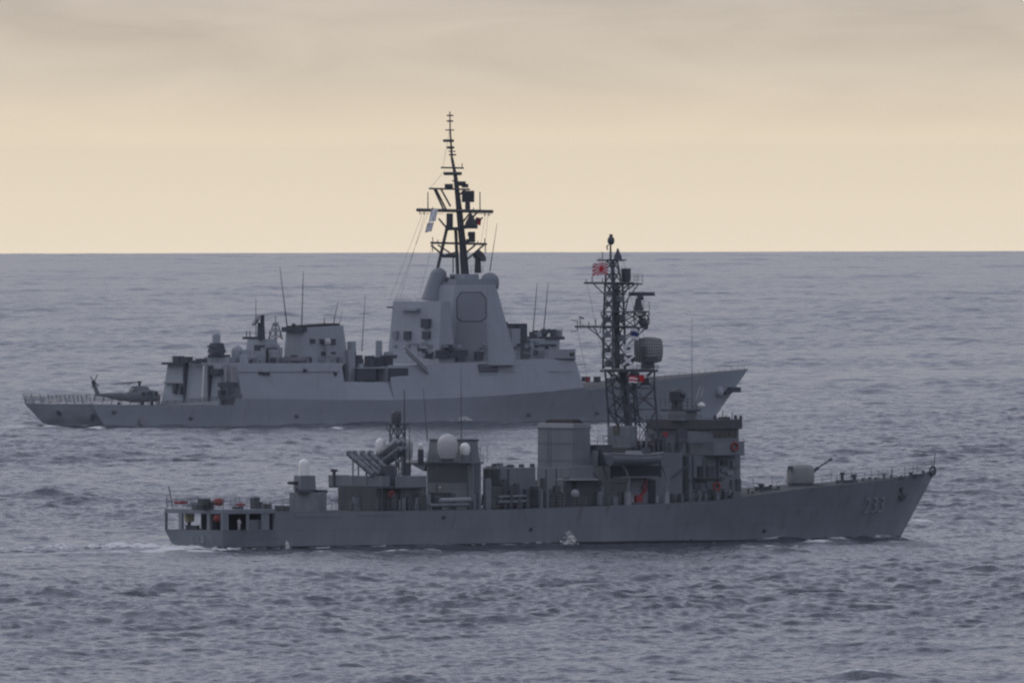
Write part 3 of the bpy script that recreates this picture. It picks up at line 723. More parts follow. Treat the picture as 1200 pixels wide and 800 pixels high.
for k, (pa, pb_) in enumerate((((757, 384), (733, 406)), ((750, 384), (733, 398)), ((758, 365), (744, 383)), ((761, 366), (757, 383)), ((744, 366), (757, 383)), ((736, 350), (733, 364)), ((738, 333), (728, 352)), ((748, 333), (730, 358)), ((704, 366), (709, 381)), ((696, 384), (709, 405)))):
    a, b = A.pt(*pa, y=-.7), A.pt(*pb_, y=-.7); MB().bar(a, b, .075).build('strut', M['mast'], mast)
c = A.pt(755, 376, y=-.9); MB().tube([c + Vector((.75 * math.cos(q), 0, .75 * math.sin(q))) for q in np.linspace(0, 2 * math.pi, 15)], .08).build('ring_antenna', M['mast'], mast)
a = A.pt(729, 432, y=0); b = A.pt(737, 500, y=0); MB().cyl(b, a, .42, .45, 12).build('mast_trunk', M['mast'], mast)
a = A.pt(724, 432, y=0); b = A.pt(724, 331, y=0); MB().cyl(a, (a.x, a.y, b.z), .26, .2, 10).build('cable_trunk', M['mast'], mast)
# top
p = A.pt(715.5, 306, y=0); q = A.pt(715.5, 286, y=0); MB().cyl(p, (p.x, p.y, q.z), .14, .1, 8).build('mast_pole', M['mast'], mast)
t_ = A.pt(716, 282, y=0); MB().ball(t_, .42, 1.25).cyl(t_, t_ + Vector((0, 0, .75)), .22, .2, 10).build('top_antenna', M['mast'], mast)
MB().tube([A.pt(712, 293, y=0), A.pt(711, 289, y=0), A.pt(713, 287, y=0)], .08).build('top_lamp', M['mast'], mast)
def crossbar(pxa, pxb, row, name, r=.09, depth=.0, tilt=0):
    # yards run in the picture plane's horizontal here: athwartships beams turned by the yaw would shorten, platforms are boxes
    a_ = A.pt(pxa, row, v=vm); b_ = A.pt(pxb, row + tilt, v=vm)
    return a_, b_
vm = xc_up * A.s
def yard(pxa, pxb, row, r=.1, name='yard', whisk=(), par=None):
    # port-starboard yard: its photo length divided by sin(yaw)
    mid = xc_up if par is None else par
    a_ = A.pt(pxa, row, x=mid); b_ = A.pt(pxb, row, x=mid)
    mb = MB().cyl((mid, a_.y, a_.z), (mid, b_.y, a_.z), r, r, 8)
    for px, h in whisk:
        w = A.pt(px, row, x=mid); mb.cyl((mid, w.y, a_.z), (mid, w.y, a_.z + h), .07, .05, 6)
    return mb.build(name, M['mast'], mast)
def plat(px0, px1, row, name='mast_platform', hy=1.0, th=.18, rl=0):
    """platform along the ship: starboard edge spans px0..px1 including its athwart width"""
    z = zr(row); yn = -hy; L_ = A.pt(px0, row, y=hy).x; R_ = A.pt(px1, row, y=-hy).x
    MB().box(L_, R_, -hy, hy, z - th, z).build(name, M['mast'], mast)
    if rl: rail(A, [(R_ - rl, -hy, z), (R_, -hy, z), (R_, hy, z)], h=1.1, step=1.0, parent=mast, mat=M['mast'])
    return L_, R_, z
yard(700, 731, 305, .1, whisk=((706, 1.0), (703, .3)))
c = A.pt(724, 304, y=0); MB().lathe(c, [(.5, 0), (.45, .4), (.2, .9), (.08, 1.3)], 12).build('navigation_antenna', M['mast'], mast)
MB().box(c.x - .8, c.x + .9, -.5, .5, c.z - .15, c.z).build('mast_platform', M['mast'], mast)
yard(685, 742, 331.5, .13, whisk=((687, .4), (694, .8), (706, .5)))
L_, R_, z = plat(712, 753, 332, hy=.8, rl=1.8)
MB().bar((xc_up, A.pt(695, 333, x=xc_up).y, z), (xc_up, A.pt(709, 346, x=xc_up).y, zr(346)), .07).bar((R_ - .3, 0, z), (xc_up + .8, 0, zr(346)), .08).bar((R_ - 1.2, 0, z), (xc_up + .8, 0, zr(342)), .08).build('strut', M['mast'], mast)
c = A.pt(733.5, 331, y=0); MB().lathe((c.x, 0, c.z), [(.42, 0), (.5, .3), (.6, 1.55), (.58, 1.65), (.05, 1.66)], 18).build('electronic_warfare_drum', M['mast'], mast)
L_, R_, z = plat(705, 761, 364.5, hy=1.1, rl=1.3)
MB().bar((R_ - .2, 0, z - .1), (xc_up + .9, 0, zr(378)), .08).bar((R_ - 2, 0, z - .1), (xc_up + .9, 0, zr(372)), .07).build('strut', M['mast'], mast)
c = A.pt(748, 364, y=0); zt = zr(350)
pd = MB().cyl((c.x, 0, c.z), (c.x, 0, zt), .62, .3, 12).cyl((c.x - .1, 0, zt), (c.x + .5, -.3, zt + .1), .3, .25, 10).build('radar_pedestal', M['mast'], mast)
d_ = Vector((A.c, -A.s, 0)); d_ = (d_ * .98 + Vector((A.s, A.c, 0)) * .2).normalized()
z = zr(344.5); cc = A.pt(752, 344.5, y=0)
MB().box(-1.55, 1.55, -.25, .25, -.22, .22, .05, .05).xform(Matrix.Translation(cc) @ Matrix.Rotation(math.atan2(d_.y, d_.x), 4, 'Z')).build('surface_radar_bar', M['mast'], mast)
MB().cyl((cc.x, cc.y, z), (c.x, 0, zt), .15, .2, 8).build('radar_shaft', M['mast'], mast)
yard(674, 742, 382.5, .13, whisk=((680, 1.1), (683, .3), (690, .6), (698, .9), (705, .5)))
L_, R_, z = plat(706, 758, 383, hy=1.2)
w = A.pt(674, 382, x=xc_up); q1 = A.pt(677, 376, x=xc_up); q2 = A.pt(669, 375, x=xc_up); q3 = A.pt(677, 387, x=xc_up); q4 = A.pt(669, 388.5, x=xc_up)
MB().tube([q2, q1, w + Vector((0, -.4, 0)), q3, q4], .05).build('loop_antenna', M['mast'], mast)
p = A.pt(682, 372, x=xc_up); MB().bar(p + Vector((0, .5, .1)), p + Vector((0, -.3, -.1)), .1).build('wind_sensor', M['mast'], mast)
MB().bar((xc_up, A.pt(688, 383, x=xc_up).y, z), (xc_up, A.pt(706, 397, x=xc_up).y, zr(397)), .07).bar((xc_up, A.pt(704, 383, x=xc_up).y, z), (xc_up, A.pt(703, 392, x=xc_up).y, zr(391)), .05).bar((R_, 0, z - .1), (xc_up + .9, 0, zr(398)), .09).build('strut', M['mast'], mast)
# open frame carrying gear between rows 364 and 383, forward of the mast
mb = MB(); lattice(mb, [(zr(383), (R_ + xc_up) / 2 + .4, 0, (R_ - xc_up) / 2 - .4, 1.0), (zr(365), (R_ + xc_up) / 2 + .3, 0, (R_ - xc_up) / 2 - .5, 1.0)], .08, .06, 1); mb.build('mast_frame', M['mast'], mast)
c = A.pt(754, 378, y=-.6); MB().ball(c, .55).build('tracking_antenna', M['mast'], mast)
for px, py in ((757, 384), (747, 387), (751, 372)):
    c = A.pt(px, py, y=-.4); MB().lathe(c, [(.1, -.2), (.26, -.1), (.26, .15), (.1, .25)], 10).build('tracking_antenna', M['mast'], mast)
# big air-search radar
L_, R_, z = plat(703, 771, 433, hy=2.0, th=.3)
rail(A, [(R_, 2, z), (R_, -2, z), (L_, -2, z)], h=.5, step=1.6, parent=mast, mat=M['mast'])
c = A.pt(759, 432, y=0); MB().cyl(c, (c.x, 0, zr(420)), .85, .7, 16).build('air_radar_pedestal', M['mast'], mast)
cc = A.pt(760.5, 410.5, y=0)
rd = bpy.data.objects.new('air_search_radar', None)
mb = MB()
W2, H2, D2_ = 1.72, 1.5, .9      # curved mesh reflector seen from behind
nu, nv = 12, 8
def refl(u, v):   # u,v in -1..1
    return Vector((u * W2 * (1 - .06 * v * v), D2_ * (u * u * .75 + v * v * .35) - .45, v * H2 * (1 - .16 * u * u)))
for i in range(nu + 1):
    for j in range(nv):
        u = -1 + 2 * i / nu; mb.bar(refl(u, -1 + 2 * j / nv), refl(u, -1 + 2 * (j + 1) / nv), .045)
for j in range(nv + 1):
    for i in range(nu):
        v = -1 + 2 * j / nv; mb.bar(refl(-1 + 2 * i / nu, v), refl(-1 + 2 * (i + 1) / nu, v), .045)
vs = [refl(-1 + 2 * i / nu, -1 + 2 * j / nv) + Vector((0, .03, 0)) for i in range(nu + 1) for j in range(nv + 1)]
mb.cur = 1
mb.add(vs, [(i * (nv + 1) + j, (i + 1) * (nv + 1) + j, (i + 1) * (nv + 1) + j + 1, i * (nv + 1) + j + 1) for i in range(nu) for j in range(nv)])
mb.cur = 0; mb.box(-.7, .7, -1.2, -.4, -1.35, -.7); mb.box(-1.1, -.6, -1.0, -.5, -.5, .5)
mb.tube([refl(.95, -.9), Vector((.9, 1.7, -.2)), refl(.95, .9)], .06)
mb.xform(Matrix.Translation(cc) @ Matrix.Rotation(math.radians(-38 + 14), 4, 'Z'))
mb.build('air_search_radar', [M['mast'], M['dome']], mast)
# stays and halyards
mb = MB()
for pa, pb_ in (((688, 332), (722, 497)), ((676, 383), (705, 525)), ((742, 332), (775, 500)), ((731, 306), (757, 432))):
    MB().bar(A.pt(*pa, x=xc_up), A.pt(*pb_, y=-2.5), .018).build('halyard', M['mast'], mast)
a = A.pt(811, 479, y=-2); b = A.pt(810, 372, y=-2); MB().cyl(a, (a.x, a.y, b.z), .045, .02, 6).build('whip_antenna', M['mast'], A.root)
b3(A, 'mast_step', 704, 735, 742, 524, 533, -3.2, M['deck'])

# ---- things carried on the near ship (own objects)
def flag(name, label, P0, ex, ez, w, h, cells, S, cat='flag', group=None, wave=.12, seed=0):
    """cloth grid; cells(u,v)->material index; ex along fly, ez up"""
    nu, nv = 24, 16; mb = MB(); ex = Vector(ex).normalized(); ez = Vector(ez).normalized(); nn = ex.cross(ez)
    vs = []
    for i in range(nu + 1):
        for j in range(nv + 1):
            u, v = i / nu, j / nv
            vs.append(ex * u * w + ez * (v - .5) * h + nn * wave * u * math.sin(u * 7 + seed + v * 1.5) + ez * (-.12 * h * u * u))
    for i in range(nu):
        for j in range(nv):
            mb.cur = cells((i + .5) / nu, (j + .5) / nv)
            mb.add([vs[i * (nv + 1) + j], vs[(i + 1) * (nv + 1) + j], vs[(i + 1) * (nv + 1) + j + 1], vs[i * (nv + 1) + j + 1]], [(0, 1, 2, 3)], True)
    o = mb.build(name, [M['cloth_white'], M['cloth_red'], M['cloth_blue'], M['dark']])
    sol = o.modifiers.new('thick', 'SOLIDIFY'); sol.thickness = .02
    o.location = S.w(P0); o.rotation_euler = (0, 0, S.yaw)
    return tag(o, label, cat, group)
def sunrays(u, v):
    x, y = (u - .42) * 1.5, v - .5; r = math.hypot(x, y)
    if r < .24: return 1
    a_ = (math.atan2(y, x) / (2 * math.pi) * 16 + .5) % 1
    return 1 if a_ < .5 else 0
ul = Vector((-A.c, A.s, 0))   # picture-left, in ship axes
P = A.pt(712, 314.5, y=0)
fdir = (ul + Vector((-A.s, -A.c, 0)) * .35)
mbf = flag('naval_ensign', 'white flag with red sun rays flying from the near ship mast', P, fdir, (0, 0, 1), 1.85, 1.45, sunrays, A, seed=1)
flag('signal_flag', 'blue over white flag beside the big mesh radar', A.pt(739, 391, y=-1.6), ul * -1, (0, 0, 1), .9, 1.3, lambda u, v: 2 if .3 < v < .75 else 0, A, group='signal flags on the lattice mast', seed=2)
flag('signal_flag', 'white flag with dark square centre beside the mesh radar', A.pt(741.5, 408, y=-1.6), ul, (.15, 0, 1), 1.0, 1.15, lambda u, v: 3 if .3 < u < .7 and .35 < v < .65 else 0, A, group='signal flags on the lattice mast', seed=3)
flag('signal_flag', 'pale flag with dark diagonal cross just above the wide mast platform', A.pt(743, 422, y=-1.8), ul, (.25, 0, 1), 1.4, 1.3, lambda u, v: 0 if abs(u - v) < .17 or abs(u + v - 1) < .17 else 3, A, group='signal flags on the lattice mast', seed=4)
flag('signal_flag', 'red and white striped flag just below the wide mast platform', A.pt(737, 444, y=-2.2), ul * -1, (0, 0, 1), 1.0, .8, lambda u, v: 1 if (v * 4) % 2 > 1 else 0, A, group='signal flags on the lattice mast', seed=5)
flag('signal_flag', 'dark red pennant below the wide platform, right of the striped flag', A.pt(746, 443, y=-2.2), ul * -1, (0, 0, 1), .9, .75, lambda u, v: 1 if u > .35 else 3, A, group='signal flags on the lattice mast', seed=6)
flag('signal_flag', 'white and dark chequered flag under the platform, rightmost on the mast', A.pt(757, 443, y=-2.2), ul, (.1, 0, 1), .8, 1.0, lambda u, v: 0 if (int(u * 2) + int(v * 2)) % 2 else 3, A, group='signal flags on the lattice mast', seed=7)

def ring_buoy(P, S, label, r=.45):
    mb = MB(); n = 20
    for i in range(n):
        q0, q1 = 2 * math.pi * i / n, 2 * math.pi * (i + 1) / n
        mb.cyl((r * math.cos(q0), 0, r * math.sin(q0)), (r * math.cos(q1), 0, r * math.sin(q1)), .13, .13, 8)
    o = mb.build('life_ring', M['orange']); o.location = S.w(P); o.rotation_euler = (0, 0, S.yaw)
    return tag(o, label, 'life ring', 'life rings on the near ship')
ring_buoy(A.pt(861, 523, y=-6.6), A, 'red life ring on the bridge wing bulwark')
ring_buoy(A.pt(840, 570, y=-5.4), A, 'red life ring low on the bridge side, near the foredeck')
ring_buoy(A.pt(459, 579, y=-5.0), A, 'red life ring under the missile launchers', .32)

def place(o, S, P, rz=0): o.location = S.w(P); o.rotation_euler = (0, 0, S.yaw + rz); return o
def rounded(name, dims, mat, label, cat, S, P, rz=0, group=None):
    mb = MB().box(-dims[0] / 2, dims[0] / 2, -dims[1] / 2, dims[1] / 2, 0, dims[2]).box(-dims[0] / 2 - .04, dims[0] / 2 + .04, -dims[1] / 2 - .04, dims[1] / 2 + .04, dims[2] * .55, dims[2] * .68)
    o = mb.build(name, mat, None, .08)
    return tag(place(o, S, P, rz), label, cat, group)
def raftcan(name, P, label, mat, S=A, L_=1.6, r=.42, rz=0):
    mb = MB().lathe((0, 0, 0), [(.1, -L_ / 2), (r * .85, -L_ / 2 + .08), (r, -L_ / 2 + .3), (r, -.05), (r + .05, -.04), (r + .05, .04), (r, .05), (r, L_ / 2 - .3), (r * .85, L_ / 2 - .08), (.1, L_ / 2)], 16, 'X')
    o = mb.build(name, mat); return tag(place(o, S, P, rz), label, 'float', None)
p = A.pt(256, 588, y=-3.2); raftcan('life_raft', (p.x, p.y, p.z), 'bright orange float on the stern deck above the openings', M['orange'], L_=1.2, r=.42)
MB_ = A.pt(256, 607, y=-4.4); raftcan('life_raft', MB_, 'orange float inside the stern opening below deck', M['orange'], L_=1.2, r=.38)
p = A.pt(212, 588.5, y=2.5); raftcan('rescue_float', p, 'long dark red float on the stern deck, left of the orange one', M['red'], L_=1.7, r=.15, rz=math.radians(-60))
p = A.pt(282, 591, y=-4); raftcan('rescue_float', p, 'dark red float on deck above the square side openings', M['red'], L_=1.3, r=.14)
rounded('equipment_case', (1.1, .5, 1.0), M['yellow'], 'pale yellow case in the stern opening', 'case', A, A.pt(222, 611, x=1.6))
o = rounded('equipment_case', (.9, .6, .8), M['red'], 'red equipment case on deck under the ship boat, beside the hose', 'case', A, A.pt(748, 588, y=-5.6))
for px, pyT, lab in ((741, 580.5, 'pale cylinder left of the red case'), (770, 579, 'pale cylinder on deck by the forward davit')):
    p = A.pt(px, 588.5, y=-5.7); o = MB().lathe((0, 0, 0), [(.2, 0), (.2, .6), (.12, .7), (.2, .78), (.2, .9)], 10).build('gas_cylinder', M['light']); tag(place(o, A, p), lab, 'cylinder')
o = MB().tube([(0, 0, 0), (.5, 0, .5), (.3, 0, 1.0), (.8, 0, 1.5), (.6, 0, 2.1)], .12).tube([(.2, 0, 0), (.9, 0, .7), (.8, 0, 1.8)], .1).build('fire_hose', M['red']); tag(place(o, A, A.pt(751, 580, y=-4.85)), 'red fire hose hung on the wall under the ship boat', 'hose')

def boat(name, label, S, P, L_, Wd, Hh, mat, rz=0, parts=True):
    t = thing(name, label, 'boat', S.w(P), S.yaw + rz); mb = MB(); n = 14; rings = []
    for i in range(n + 1):
        u = -1 + 2 * i / n; w = Wd / 2 * (1 - max(0, u) ** 3.2) * (1 - .25 * max(0, -u) ** 3) + .02; sh = .22 * u * u
        x = u * L_ / 2
        rings.append([(x, -w, Hh + sh), (x * .97, -w * .92, Hh * .5 + sh * .6), (x * .93, -w * .5, .08 + max(0, u) ** 3 * .35), (x * .93, 0, max(0, u) ** 3 * .35), (x * .93, w * .5, .08 + max(0, u) ** 3 * .35), (x * .97, w * .92, Hh * .5 + sh * .6), (x, w, Hh + sh), (x, w * .8, Hh * .8 + sh), (x, -w * .8, Hh * .8 + sh)])
    m_ = len(rings[0]); vs = [p_ for r_ in rings for p_ in r_]
    mb.add(vs, [(i * m_ + k, (i + 1) * m_ + k, (i + 1) * m_ + (k + 1) % m_, i * m_ + (k + 1) % m_) for i in range(n) for k in range(m_)], True)
    mb.add(rings[0], [tuple(range(m_ - 1, -1, -1))]); mb.add(rings[-1], [tuple(range(m_))])
    mb.build('boat_hull', mat, t)
    gw = MB()
    for s_ in (-1, 1): gw.tube([Vector((r_[0][0], s_ * abs(r_[0][1]), r_[0][2])) for r_ in rings], .07)
    gw.build('gunwale', M['light'], t)
    return t
p = A.pt(745, 545, y=-6.3)
bt = boat('ship_boat', 'grey open motor boat hanging in davits amidships on the near ship', A, p, 8.3, 2.3, 1.25, M['sup'])
MB().box(-1.2, .6, -.7, .7, 1.0, 1.7, .15, .15).build('engine_cover', M['light'], bt)
MB().box(1.0, 2.0, -.45, .45, 1.0, 2.0, .1, .1).build('console', M['mast'], bt)

def person(label, S, P, rz, shirt, trousers, h=1.74, lean=0, arm=(.5, .2), cat='person'):
    k = h / 1.74
    V = {'pel': (0, 0, .95), 'bel': (.01 + lean * .05, 0, 1.1), 'che': (lean * .12, 0, 1.33), 'nek': (lean * .16, 0, 1.47), 'hd0': (.02 + lean * .18, 0, 1.56), 'hd1': (.02 + lean * .18, 0, 1.68)}
    R = {'pel': .15, 'bel': .135, 'che': .155, 'nek': .06, 'hd0': .09, 'hd1': .095}
    E = [('pel', 'bel'), ('bel', 'che'), ('che', 'nek'), ('nek', 'hd0'), ('hd0', 'hd1')]
    for s_, nm in ((-1, 'l'), (1, 'r')):
        V[nm + 'hip'] = (0, s_ * .09, .88); V[nm + 'kne'] = (.03, s_ * .10, .5); V[nm + 'ank'] = (-.02, s_ * .11, .09); V[nm + 'toe'] = (.17, s_ * .12, .04)
        V[nm + 'sho'] = (lean * .12, s_ * .2, 1.4); V[nm + 'elb'] = (lean * .1 + arm[0] * .1, s_ * .26, 1.14); V[nm + 'wri'] = (lean * .1 + arm[0] * .42, s_ * .24, .93 + arm[1]); V[nm + 'pal'] = (lean * .1 + arm[0] * .5, s_ * .235, .86 + arm[1] * 1.1)
        R[nm + 'hip'] = .1; R[nm + 'kne'] = .065; R[nm + 'ank'] = .045; R[nm + 'toe'] = .04; R[nm + 'sho'] = .065; R[nm + 'elb'] = .048; R[nm + 'wri'] = .03; R[nm + 'pal'] = .035
        E += [('pel', nm + 'hip'), (nm + 'hip', nm + 'kne'), (nm + 'kne', nm + 'ank'), (nm + 'ank', nm + 'toe'), ('che', nm + 'sho'), (nm + 'sho', nm + 'elb'), (nm + 'elb', nm + 'wri'), (nm + 'wri', nm + 'pal')]
        for i, (dx, dl) in enumerate(((-.03, .075), (-.01, .09), (.01, .085), (.03, .07), (.045, .03))):
            pp = V[nm + 'pal']; V[nm + 'f%d' % i] = (pp[0] + dx, pp[1] + s_ * (.01 if i < 4 else .03), pp[2] - dl); R[nm + 'f%d' % i] = .009; E.append((nm + 'pal', nm + 'f%d' % i))
    keys = list(V); me = bpy.data.meshes.new('person')
    me.from_pydata([Vector(V[q]) * k for q in keys], [(keys.index(a_), keys.index(b_)) for a_, b_ in E], [])
    o = bpy.data.objects.new('person', me); col.objects.link(o)
    sk = o.modifiers.new('skin', 'SKIN'); me.skin_vertices
    for i, q in enumerate(keys):
        me.skin_vertices[0].data[i].radius = (R[q] * k, R[q] * k * (1.25 if q in ('che', 'bel') else 1)); me.skin_vertices[0].data[i].use_root = q == 'pel'
    sb = o.modifiers.new('sub', 'SUBSURF'); sb.levels = sb.render_levels = 1
    dg = bpy.context.evaluated_depsgraph_get(); m2 = bpy.data.meshes.new_from_object(o.evaluated_get(dg))
    o.modifiers.clear(); o.data = m2; m2.materials.clear()
    for q in (M[shirt], M[trousers], M['skin'], M['dark']): m2.materials.append(q)
    for f in m2.polygons:
        z_ = f.center.z / k; rr = abs(f.center.y) / k
        f.material_index = 3 if (z_ > 1.69 or z_ < .1) else 2 if (z_ > 1.47 or (rr > .2 and z_ < 1.0 + arm[1])) else 0 if z_ > .92 else 1
        f.use_smooth = True
    place(o, S, P, rz); return tag(o, label, cat)
if True:
    person('person in pale clothing standing inside the square side opening near the stern', A, (A.pt(280, 618, y=-5.1).x, -5.1, QZ - .28), math.radians(-90), 'pale', 'pale', h=1.7)
    zt = A.pt(750, 531, y=-4.3).z
    for px, lab, a_ in ((748.5, 'crew member in dark overalls standing aft above the ship boat', 200), (754, 'crew member in dark overalls above the middle of the ship boat', -90), (762, 'crew member in dark overalls nearest the bridge above the ship boat', -60)):
        q = A.pt(px, 531, y=-4.45); person(lab, A, (q.x, q.y, A.pt(760, 531, y=-4.6).z), math.radians(a_), 'navy', 'navy')
# ================================================================== the far ship
B = Ship('warship', 68, 501.0, 43)
tag(B.root, 'paler grey destroyer behind, with tall faceted tower and helicopter deck', 'warship', 'warships under way')
LB = B.pt(877, 432, y=-.1).x
def hbB(x):
    if x < 40: return 8.6 + .8 * math.sin(x / 40 * math.pi / 2)
    if x < 95: return 9.4
    q = (x - 95) / (LB + .3 - 95); return max(.12, 9.4 * (1 - q ** 2.0))
def hbBw(x):
    if x < 40: return 7.6 + .6 * math.sin(x / 40 * math.pi / 2)
    if x < 80: return 8.2
    q = (x - 80) / (LB + .3 - 80); return max(.06, 8.2 * (1 - q ** 1.35))
rowsB = [(108, 473.5), (160, 474.5), (200, 475), (274, 474.5), (276, 466.5), (340, 467.5), (400, 468.5), (460, 468.5), (520, 466.5), (580, 463.5), (640, 459), (684, 454), (690, 457), (740, 449), (780, 444.5), (830, 438.5), (877, 432)]
deckB = []
for px, py in rowsB:
    x = (px - 68) / 5.0
    for _ in range(6): x = B.pt(px, py, y=-hbB(min(max(x, 0), LB))).x
    deckB.append((x, B.pt(px, py, y=-hbB(min(max(x, 0), LB))).z))
deckB[0] = (0.0, deckB[0][1]); deckB[-1] = (LB, deckB[-1][1])
print('far ship', LB, deckB)
BX = np.array([d[0] for d in deckB]); BZ = np.array([d[1] for d in deckB])
def dzB(x): return float(np.interp(x, BX, BZ))
rakeB = 8.5
stB = sorted(set([0.0] + list(np.linspace(.01, LB, 80)) + [float(d[0]) for d in deckB]))
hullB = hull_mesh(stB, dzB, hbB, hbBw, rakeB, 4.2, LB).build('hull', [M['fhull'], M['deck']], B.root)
# superstructure flank, leaning inwards
def flank(name, pts, mat, yt=-7.9, parent=None):
    """pts: (column, top row); bottom follows the deck edge"""
    mb = MB(); T = []; Bt = []
    for px, row in pts:
        t_ = B.pt(px, row, y=yt); T.append(t_); b_ = Vector((t_.x, -hbB(t_.x) + .03, dzB(t_.x) - .05)); Bt.append(b_)
    n = len(T)
    vs = [Vector(p) for p in Bt] + [Vector(p) for p in T] + [Vector((p.x, -p.y, p.z)) for p in T] + [Vector((p.x, -p.y, p.z)) for p in Bt]
    fs = []
    for i in range(n - 1):
        for k in range(3): fs.append((k * n + i, k * n + i + 1, (k + 1) * n + i + 1, (k + 1) * n + i))
    fs += [(0, n, 2 * n, 3 * n), (4 * n - 1, 3 * n - 1, 2 * n - 1, n - 1)]
    return mb.add(vs, fs).build(name, mat, parent or B.root)
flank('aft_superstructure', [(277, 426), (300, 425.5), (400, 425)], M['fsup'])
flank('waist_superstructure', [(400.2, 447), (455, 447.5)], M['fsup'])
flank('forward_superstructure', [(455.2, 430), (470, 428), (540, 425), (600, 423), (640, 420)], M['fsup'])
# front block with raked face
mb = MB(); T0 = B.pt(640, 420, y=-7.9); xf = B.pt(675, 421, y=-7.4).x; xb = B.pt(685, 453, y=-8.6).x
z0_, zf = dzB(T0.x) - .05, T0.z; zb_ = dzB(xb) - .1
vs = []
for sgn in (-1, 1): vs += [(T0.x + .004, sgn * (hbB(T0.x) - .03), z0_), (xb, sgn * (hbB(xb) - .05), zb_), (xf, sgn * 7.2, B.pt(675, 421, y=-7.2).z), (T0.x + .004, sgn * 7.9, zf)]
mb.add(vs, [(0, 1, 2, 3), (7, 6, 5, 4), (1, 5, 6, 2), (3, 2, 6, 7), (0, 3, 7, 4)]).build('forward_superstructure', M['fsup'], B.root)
def wall_box(S, name, px0, px1, r0, r1, y, mat, d=.1, parent=None):
    a_, b_ = S.pt(px0, r1, y=y), S.pt(px1, r0, y=y); return MB().box(a_.x, b_.x, y - d, y + d * 3, a_.z, b_.z).build(name, mat, parent or S.root)
MB().box(T0.x, xf - .2, -7.5, -7.3, zf + .02, zf + 1.6).build('forward_bulwark', M['fsup'], B.root)
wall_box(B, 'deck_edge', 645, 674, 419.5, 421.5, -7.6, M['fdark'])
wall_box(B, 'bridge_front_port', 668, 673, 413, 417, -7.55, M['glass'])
# hangar: aft face and roof
xh = B.pt(277, 450, y=-8.0).x
pL = B.pt(196, 427, x=xh - .01); zt = pL.z
mb = MB(); xa = xh - 2.4
mb.prism([(xa, -6.2, dzB(xa) - .1), (xh, -6.2, dzB(xa) - .1), (xh, 8.6, dzB(xa) - .1), (xa, 8.6, dzB(xa) - .1)], [(xa + .9, -5.8, zt), (xh, -5.8, zt), (xh, 8.0, zt), (xa + .9, 8.0, zt)])
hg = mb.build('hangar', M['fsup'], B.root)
def aft_plate(name, px0, px1, r0, r1, mat, off=.08, x=None):
    x_ = (xa + .4) if x is None else x
    a_, b_ = B.pt(px0, r1, x=x_), B.pt(px1, r0, x=x_); return MB().box(x_ - off - .5, x_ + .6, b_.y, a_.y, a_.z, b_.z).build(name, mat, B.root)
aft_plate('hangar_light_bar', 194, 218, 447.5, 448.8, M['light'])
aft_plate('hangar_rib', 217, 218.5, 425, 470, M['fdark'], .02)
p0, p1 = B.pt(237, 470, x=xa - .3), B.pt(239, 428, x=xa - .3)
MB().cyl(p0, p1, .14, .14, 8).build('white_pipe', M['white'], B.root)
aft_plate('hangar_roof_lip', 192, 217, 424.5, 427, M['fdark'])
for px0, px1, r0, r1 in ((205, 213, 417, 425), (214, 223, 418, 425), (232, 240, 420, 425), (226, 233, 422, 426)): aft_plate('roof_unit', px0, px1, r0, r1, M['fdark'])
for px0, px1, r0, r1, m_ in ((249, 259, 432, 439, 'fdark'), (266, 268, 430, 447, 'light'), (273, 275, 430, 447, 'light'), (258, 276, 448, 453, 'fdark'), (246, 247.5, 428, 470, 'fdark'), (205, 209, 450, 461, 'fdark'), (258, 262, 457, 466, 'fdark'), (213, 215, 452, 462, 'fdark')):
    aft_plate('hangar_panel', px0, px1, r0, r1, M[m_])
# flight deck nets
def netting(pts, h, name, tilt=.5):
    mb = MB(); pts = [Vector(p) for p in pts]
    for a_, b_ in zip(pts[:-1], pts[1:]):
        n = max(1, round((b_ - a_).length / 2.0)); o_ = (b_ - a_).cross(Vector((0, 0, 1))).normalized() * tilt
        up_ = Vector((0, 0, h)) + o_
        for i in range(n + 1):
            q_ = a_.lerp(b_, i / n); mb.bar(q_, q_ + up_, .07)
        for k in range(6): mb.bar(a_ + up_ * (k / 5), b_ + up_ * (k / 5), .035)
        m2 = max(1, round((b_ - a_).length / .5))
        for i in range(m2): q_ = a_.lerp(b_, i / m2); mb.bar(q_, q_ + up_, .02)
    return mb.build(name, M['sup'], B.root)
z0b = dzB(0)
netting([(.1, 8.5, z0b), (.1, -8.5, z0b)], 1.7, 'stern_net')
netting([(.3, -8.6, z0b), (15, -8.9, dzB(15))], 1.6, 'side_net')
netting([(15, -8.9, dzB(15)), (34, -9.3, dzB(34))], .7, 'side_net')
netting([(.3, 8.6, z0b), (33, 9.3, dzB(33))], 1.2, 'side_net', 0)
rail(B, [B.pt(26, 472, x=.0), B.pt(36, 473, x=.0)], h=1.8, step=.8)
